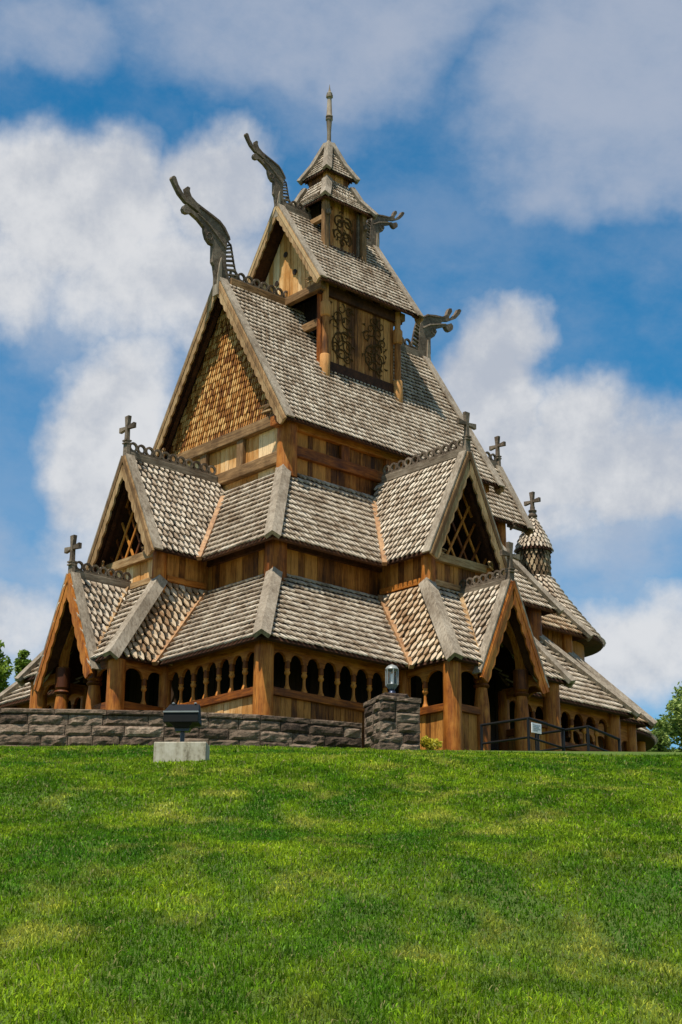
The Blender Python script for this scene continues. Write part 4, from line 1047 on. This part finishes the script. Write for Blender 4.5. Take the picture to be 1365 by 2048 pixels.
# pillar
pc = V((-5.14, -8.42, 0)); pax = V((0.93, -0.367, 0)).normalized(); pout = V((pax.y, -pax.x, 0))
pil = MB()
def tier(mb, hw, z, H, amp, seed, split=True):
    rr = random.Random(seed)
    for k in range(4):
        a = pax if k == 0 else (-pout if k == 1 else (-pax if k == 2 else pout)); o_ = V((a.y, -a.x, 0))
        st = pc-a*hw+o_*hw+Z*z
        if split:
            m = rr.uniform(0.38, 0.62)*2*hw
            rough_block(mb, st, a, Z, o_, m-0.012, H-0.012, 0.3, amp, rr, 5, 4); rough_block(mb, st+a*(m+0.0), a, Z, o_, 2*hw-m, H-0.012, 0.3, amp, rr, 5, 4)
        else: rough_block(mb, st, a, Z, o_, 2*hw, H-0.012, hw, amp, rr, 8, 4)
    mb.box((pc.x-hw*0.6, pc.y-hw*0.6, z), (pc.x+hw*0.6, pc.y+hw*0.6, z+H-0.03))
for k in range(6): tier(pil, 0.52, -1.2+0.25*k, 0.25, 0.07, 400+k)
pillar = pil.build('stone_pillar', 'rock'); tag(pillar, 'dark split-face stone pillar carrying a lantern at the end of the wall', 'pillar')
mb = MB(); tier(mb, 0.545, 0.30, 0.13, 0.05, 410); tier(mb, 0.30, 0.43, 0.13, 0.05, 411, False); mb.build('cap_stone', 'rock', pillar)

# lantern
LZ = 0.56
lan = thing('post_lantern', 'grey metal and glass lantern standing on the stone pillar', 'lantern', (pc.x, pc.y, LZ))
mb = MB(); mb.lathe([(0.11, 0), (0.12, 0.03), (0.09, 0.06), (0.085, 0.10), (0.05, 0.12), (0.06, 0.15)], (pc.x, pc.y, LZ), 16); mb.build('base', plain('blue_black_metal', (0.03, 0.04, 0.07), 0.35, 0.5), lan, smooth=True)
mb = MB(); mb.lathe([(0.05, 0.13), (0.135, 0.23), (0.152, 0.25), (0.152, 0.26)], (pc.x, pc.y, LZ), 6)
for k in range(6):
    a = k*math.pi/3; c_, s_ = math.cos(a), math.sin(a)
    mb.tube([(pc.x+r_*c_, pc.y+r_*s_, LZ+z_) for r_, z_ in ((0.06, 0.14), (0.155, 0.25), (0.158, 0.63), (0.10, 0.72))], 0.015, 6)
mb.build('frame', 'steel', lan)
mb = MB(); mb.lathe([(0.146, 0.26), (0.148, 0.62)], (pc.x, pc.y, LZ), 6); gl = mb.build('glass_panes', 'glass', lan)
mb = MB(); mb.lathe([(0.165, 0.62), (0.17, 0.64), (0.135, 0.70), (0.085, 0.735), (0.05, 0.75), (0.02, 0.765)], (pc.x, pc.y, LZ), 12); mb.build('cap', 'steel', lan, smooth=True)
mb = MB(); mb.lathe([(0.05, 0.15), (0.055, 0.27), (0.03, 0.29), (0.028, 0.42), (0.035, 0.46), (0.02, 0.52), (0.005, 0.54)], (pc.x, pc.y, LZ), 10); mb.build('bulb', 'white', lan, smooth=True)

# ------------------------------------------------------------------ floodlight on its concrete block
fc = CAM_LOC+FH*21.5+RH*(-2.10); fz = ground_z(fc.x, fc.y); fa = (RH+FH*-0.06).normalized(); fb = V((-fa.y, fa.x, 0)); FC = V((fc.x, fc.y, 0))
fl = thing('floodlight', 'black box floodlight on a short stem above a pale concrete block', 'floodlight', (fc.x, fc.y, -3.95))
def ob(mb, u0, u1, v0, v1, z0, z1, mi=0, du=0.0, dv=0.0):
    P_ = lambda u_, v_, z_: FC+fa*u_+fb*v_+Z*z_
    return mb.hexa([P_(u0, v0, z0), P_(u1, v0, z0), P_(u1, v1, z0), P_(u0, v1, z0), P_(u0+du, v0+dv, z1), P_(u1-du, v0+dv, z1), P_(u1-du, v1, z1), P_(u0+du, v1, z1)], mi)
mb = MB(); ob(mb, -0.35, 0.35, -0.18, 0.18, -4.45, -3.765); mb.build('concrete_block', 'concrete', fl, bevel=0.012)
mb = MB(); mb.lathe([(0.03, -3.78), (0.03, -3.56)], (fc.x, fc.y, 0), 12); ob(mb, -0.09, 0.09, -0.06, 0.06, -3.60, -3.55, du=-0.02); mb.build('stem', 'iron', fl)
mb = MB(); P_ = lambda u_, v_, z_: FC+fa*u_+fb*v_+Z*z_
mb.add([P_(-.235, -.20, -3.505), P_(.235, -.20, -3.505), P_(.235, .16, -3.50), P_(-.235, .16, -3.50), P_(-.235, -.20, -3.36), P_(.235, -.20, -3.36), P_(.205, .10, -3.205), P_(-.205, .10, -3.205), P_(.205, .16, -3.22), P_(-.205, .16, -3.22)],
       [(3, 2, 1, 0), (0, 1, 5, 4), (4, 5, 6, 7), (7, 6, 8, 9), (1, 2, 8, 6, 5), (3, 0, 4, 7, 9), (2, 3, 9, 8)])
mb.add([P_(-.10, -.12, -3.555), P_(.10, -.12, -3.555), P_(.10, .10, -3.555), P_(-.10, .10, -3.555), P_(-.16, -.17, -3.50), P_(.16, -.17, -3.50), P_(.16, .14, -3.50), P_(-.16, .14, -3.50)], [(3, 2, 1, 0), (0, 1, 5, 4), (1, 2, 6, 5), (2, 3, 7, 6), (3, 0, 4, 7)])
mb.build('housing', 'housing', fl, bevel=0.008)
for u_ in (-0.15, 0.15):
    mb = MB(); mb.lathe([(0.012, 0), (0.02, .01), (0.02, .02), (0.008, .028)], P_(u_, 0.07, -3.215), 8); mb.build('screw', 'steel', fl)
mb = MB(); q_ = [P_(-.238, -.205, -3.365), P_(.238, -.205, -3.365)]; mb.beam(q_[0], q_[1], 0.014, 0.02); mb.build('edge_trim', 'steel', fl)

# ------------------------------------------------------------------ ramp railings, notice, plant
def railing(pts, low, posts, label, zfoot):
    t_ = thing('metal_railing', label, 'railing', (pts[0][0], pts[0][1], zfoot), 'railings of the ramp')
    P_ = [V(p) for p in pts]
    mb = MB(); mb.tube(P_, 0.034, 8); mb.build('top_rail', 'rail', t_, smooth=True)
    mb = MB(); mb.tube([p-Z*low for p in P_], 0.028, 8); mb.build('mid_rail', 'rail', t_, smooth=True)
    for x, y, z in posts:
        mb = MB(); mb.lathe([(0.036, zfoot-0.3), (0.036, z)], (x, y, 0), 8); mb.build('rail_post', 'rail', t_, smooth=True)
    return t_
railing([(-1.85, -8.30, 0.26), (-1.85, -9.94, 0.22), (-0.50, -9.94, 0.10)], 0.48, [(-1.85, -8.32, 0.26), (-1.85, -9.92, 0.22), (-0.53, -9.94, 0.10)], 'dark metal railing next to the portal column, level and then sloping down', -0.72)
railing([(-0.46, -9.00, 0.116), (-0.46, -10.70, 0.09), (0.78, -10.70, -0.085)], 0.45, [(-0.46, -9.02, 0.116), (-0.46, -9.86, 0.10), (-0.46, -10.68, 0.09), (0.76, -10.70, -0.085)], 'dark metal railing farther right and lower, sloping down to the lawn', -0.72)
sg_ = thing('notice_sign', 'small white notice with faint print behind the ramp railing', 'sign', (-1.14, -9.55, -0.72))
mb = MB(); mb.box((-1.32, -9.58, -0.02), (-0.96, -9.555, 0.235)); mb.build('board', 'white', sg_)
mb = MB()
for k in range(4): mb.box((-1.28, -9.5835, 0.18-0.045*k), (-1.28+(0.27, 0.22, 0.28, 0.17)[k], -9.5805, 0.192-0.045*k))
mb.build('print_lines', 'grey', sg_)
mb = MB(); mb.lathe([(0.02, -1.0), (0.02, 0.22)], (-1.14, -9.535, 0), 8); mb.build('sign_post', 'rail', sg_)
# yellow bedding plant at the foot of the pillar
def leaves(mb, c, rad, n, size, rn, shape=None, mi=0):
    for _ in range(n):
        if shape: p = shape(rn)
        else:
            d = V((rn.gauss(0, 1), rn.gauss(0, 1), rn.gauss(0, 1))).normalized()*rn.random()**0.4
            p = V((c[0]+d.x*rad[0], c[1]+d.y*rad[1], c[2]+d.z*rad[2]))
        a = V((rn.gauss(0, 1), rn.gauss(0, 1), rn.gauss(0, 0.7))).normalized(); b = a.cross(V((rn.gauss(0, 1), rn.gauss(0, 1), rn.gauss(0, 1)))).normalized()
        s = size*rn.uniform(0.6, 1.35); w = s*0.42
        mb.add([p-a*s, p+b*w, p+a*s, p-b*w], [(0, 1, 2, 3)], mi)
rp = random.Random(9)
yc = (-3.95, -8.62)
mb = MB(); leaves(mb, (yc[0], yc[1], -0.53), (0.26, 0.26, 0.14), 380, 0.045, rp)
leaves(mb, (yc[0]-0.18, yc[1]+0.1, -0.48), (0.15, 0.15, 0.15), 150, 0.045, rp)
for k in range(10): mb.tube([(yc[0], yc[1], -0.8), (yc[0]+rp.uniform(-.3, .3), yc[1]+rp.uniform(-.3, .3), -0.45)], 0.008, 5)
pl = mb.build('leafy_plant', 'leaf_yellow'); tag(pl, 'bright yellow-green low plant at the foot of the stone pillar', 'plant')
# ------------------------------------------------------------------ trees
def tree(name, label, x, y, z0, H, R, mat, n, size, seed, cone=0.0, low=0.18):
    rn = random.Random(seed); t_ = thing(name, label, 'tree', (x, y, z0), 'trees behind the church')
    tr = MB(); cr = MB(); base = V((x, y, z0-0.4))
    tr.tube([base, base+Z*(H*0.3), base+V((rn.uniform(-.2, .2), rn.uniform(-.2, .2), H*0.6)), base+V((rn.uniform(-.2, .2), rn.uniform(-.2, .2), H*0.95))], [R*0.09, R*0.07, R*0.045, 0.02], 10)
    clumps = []
    m = 46
    for i in range(m):
        f = (i+rn.random())/m; h = low+f*(0.97-low)
        pro = (1-cone)*math.sqrt(max(0.02, 1-(2*f-0.85)**2*0.9))+cone*(1-f*0.94)
        a = rn.uniform(0, 6.283); q = R*pro*rn.uniform(0.35, 1.0)
        e = base+V((q*math.cos(a), q*math.sin(a), H*h+rn.uniform(-.3, .3)))
        s = base+Z*(H*max(0.12, h-0.16*(1-0.5*cone)))
        tr.tube([s, s.lerp(e, 0.5)+Z*(0.12*q), e], [R*0.03, R*0.018, 0.012], 5)
        clumps.append((e, R*rn.uniform(0.16, 0.34)*(1-0.45*cone*f)))
        clumps.append((s.lerp(e, 0.6)+Z*0.1*q, R*rn.uniform(0.15, 0.26)))
    tot = sum(c[1]**2 for c in clumps)
    for c, r_ in clumps:
        leaves(cr, c, (r_*1.1, r_*1.1, r_*0.75), int(n*r_*r_/tot), size, rn)
    tr.build('trunk', 'bark', t_, smooth=True); cr.build('crown', mat, t_)
    return t_
def place(h, l): p = CAM_LOC+FH*h+RH*l; return p.x, p.y, ground_z(p.x, p.y)

def top_at(h, v):      # height at which the photograph's row v is met, h metres out (towards the picture's middle column)
    d = FWD-UPV*((v-1024)/3230.44); return CAM_LOC.z+d.z*h/(d.x*FH.x+d.y*FH.y)
def lat_at(h, u, v=1400):
    d = FWD+RGT*((u-682.5)/3230.44)-UPV*((v-1024)/3230.44); f = d.x*FH.x+d.y*FH.y; return (d.x*RH.x+d.y*RH.y)/f*h
def put_tree(label, h, u, v, R, mat, n, size, seed, cone, low=0.1):
    x, y, z = place(h, lat_at(h, u)); z1 = top_at(h, v)-(u-682.5)*0.0
    tree('leafy_tree', label, x, y, z, z1-z, R, mat, n, size, seed, cone, low)
put_tree('broad dark green tree at the left edge beyond the wall', 66, -14, 1276, 2.3, 'leaf', 26000, 0.12, 501, 0.25)
put_tree('smaller pointed green tree just left of the church gallery roof', 62, 46, 1282, 1.05, 'leaf', 11000, 0.10, 502, 0.7)
put_tree('tall grey-green tree at the right edge beyond the church', 70, 1392, 1335, 3.1, 'leaf_blue', 30000, 0.11, 503, 0.55)
put_tree('low rounded grey-green tree next to the apse', 66, 1318, 1412, 1.2, 'leaf_blue', 13000, 0.09, 504, 0.1, 0.02)
# overhead wire far behind on the right
a_ = CAM_LOC+FH*95+RH*lat_at(95, 1150, 1436); b_ = CAM_LOC+FH*95+RH*lat_at(95, 1700, 1436); z_ = top_at(95, 1433)
mb = MB(); mb.tube([V((a_.x, a_.y, z_-0.1)).lerp(V((b_.x, b_.y, z_-0.25)), f)-Z*(1.0-(2*f-1)**2)*0.25 for f in np.linspace(0, 1, 12)], 0.022, 6)
wi = mb.build('overhead_wire', 'iron'); tag(wi, 'thin dark overhead wire crossing the sky beside the right-hand tree', 'wire')
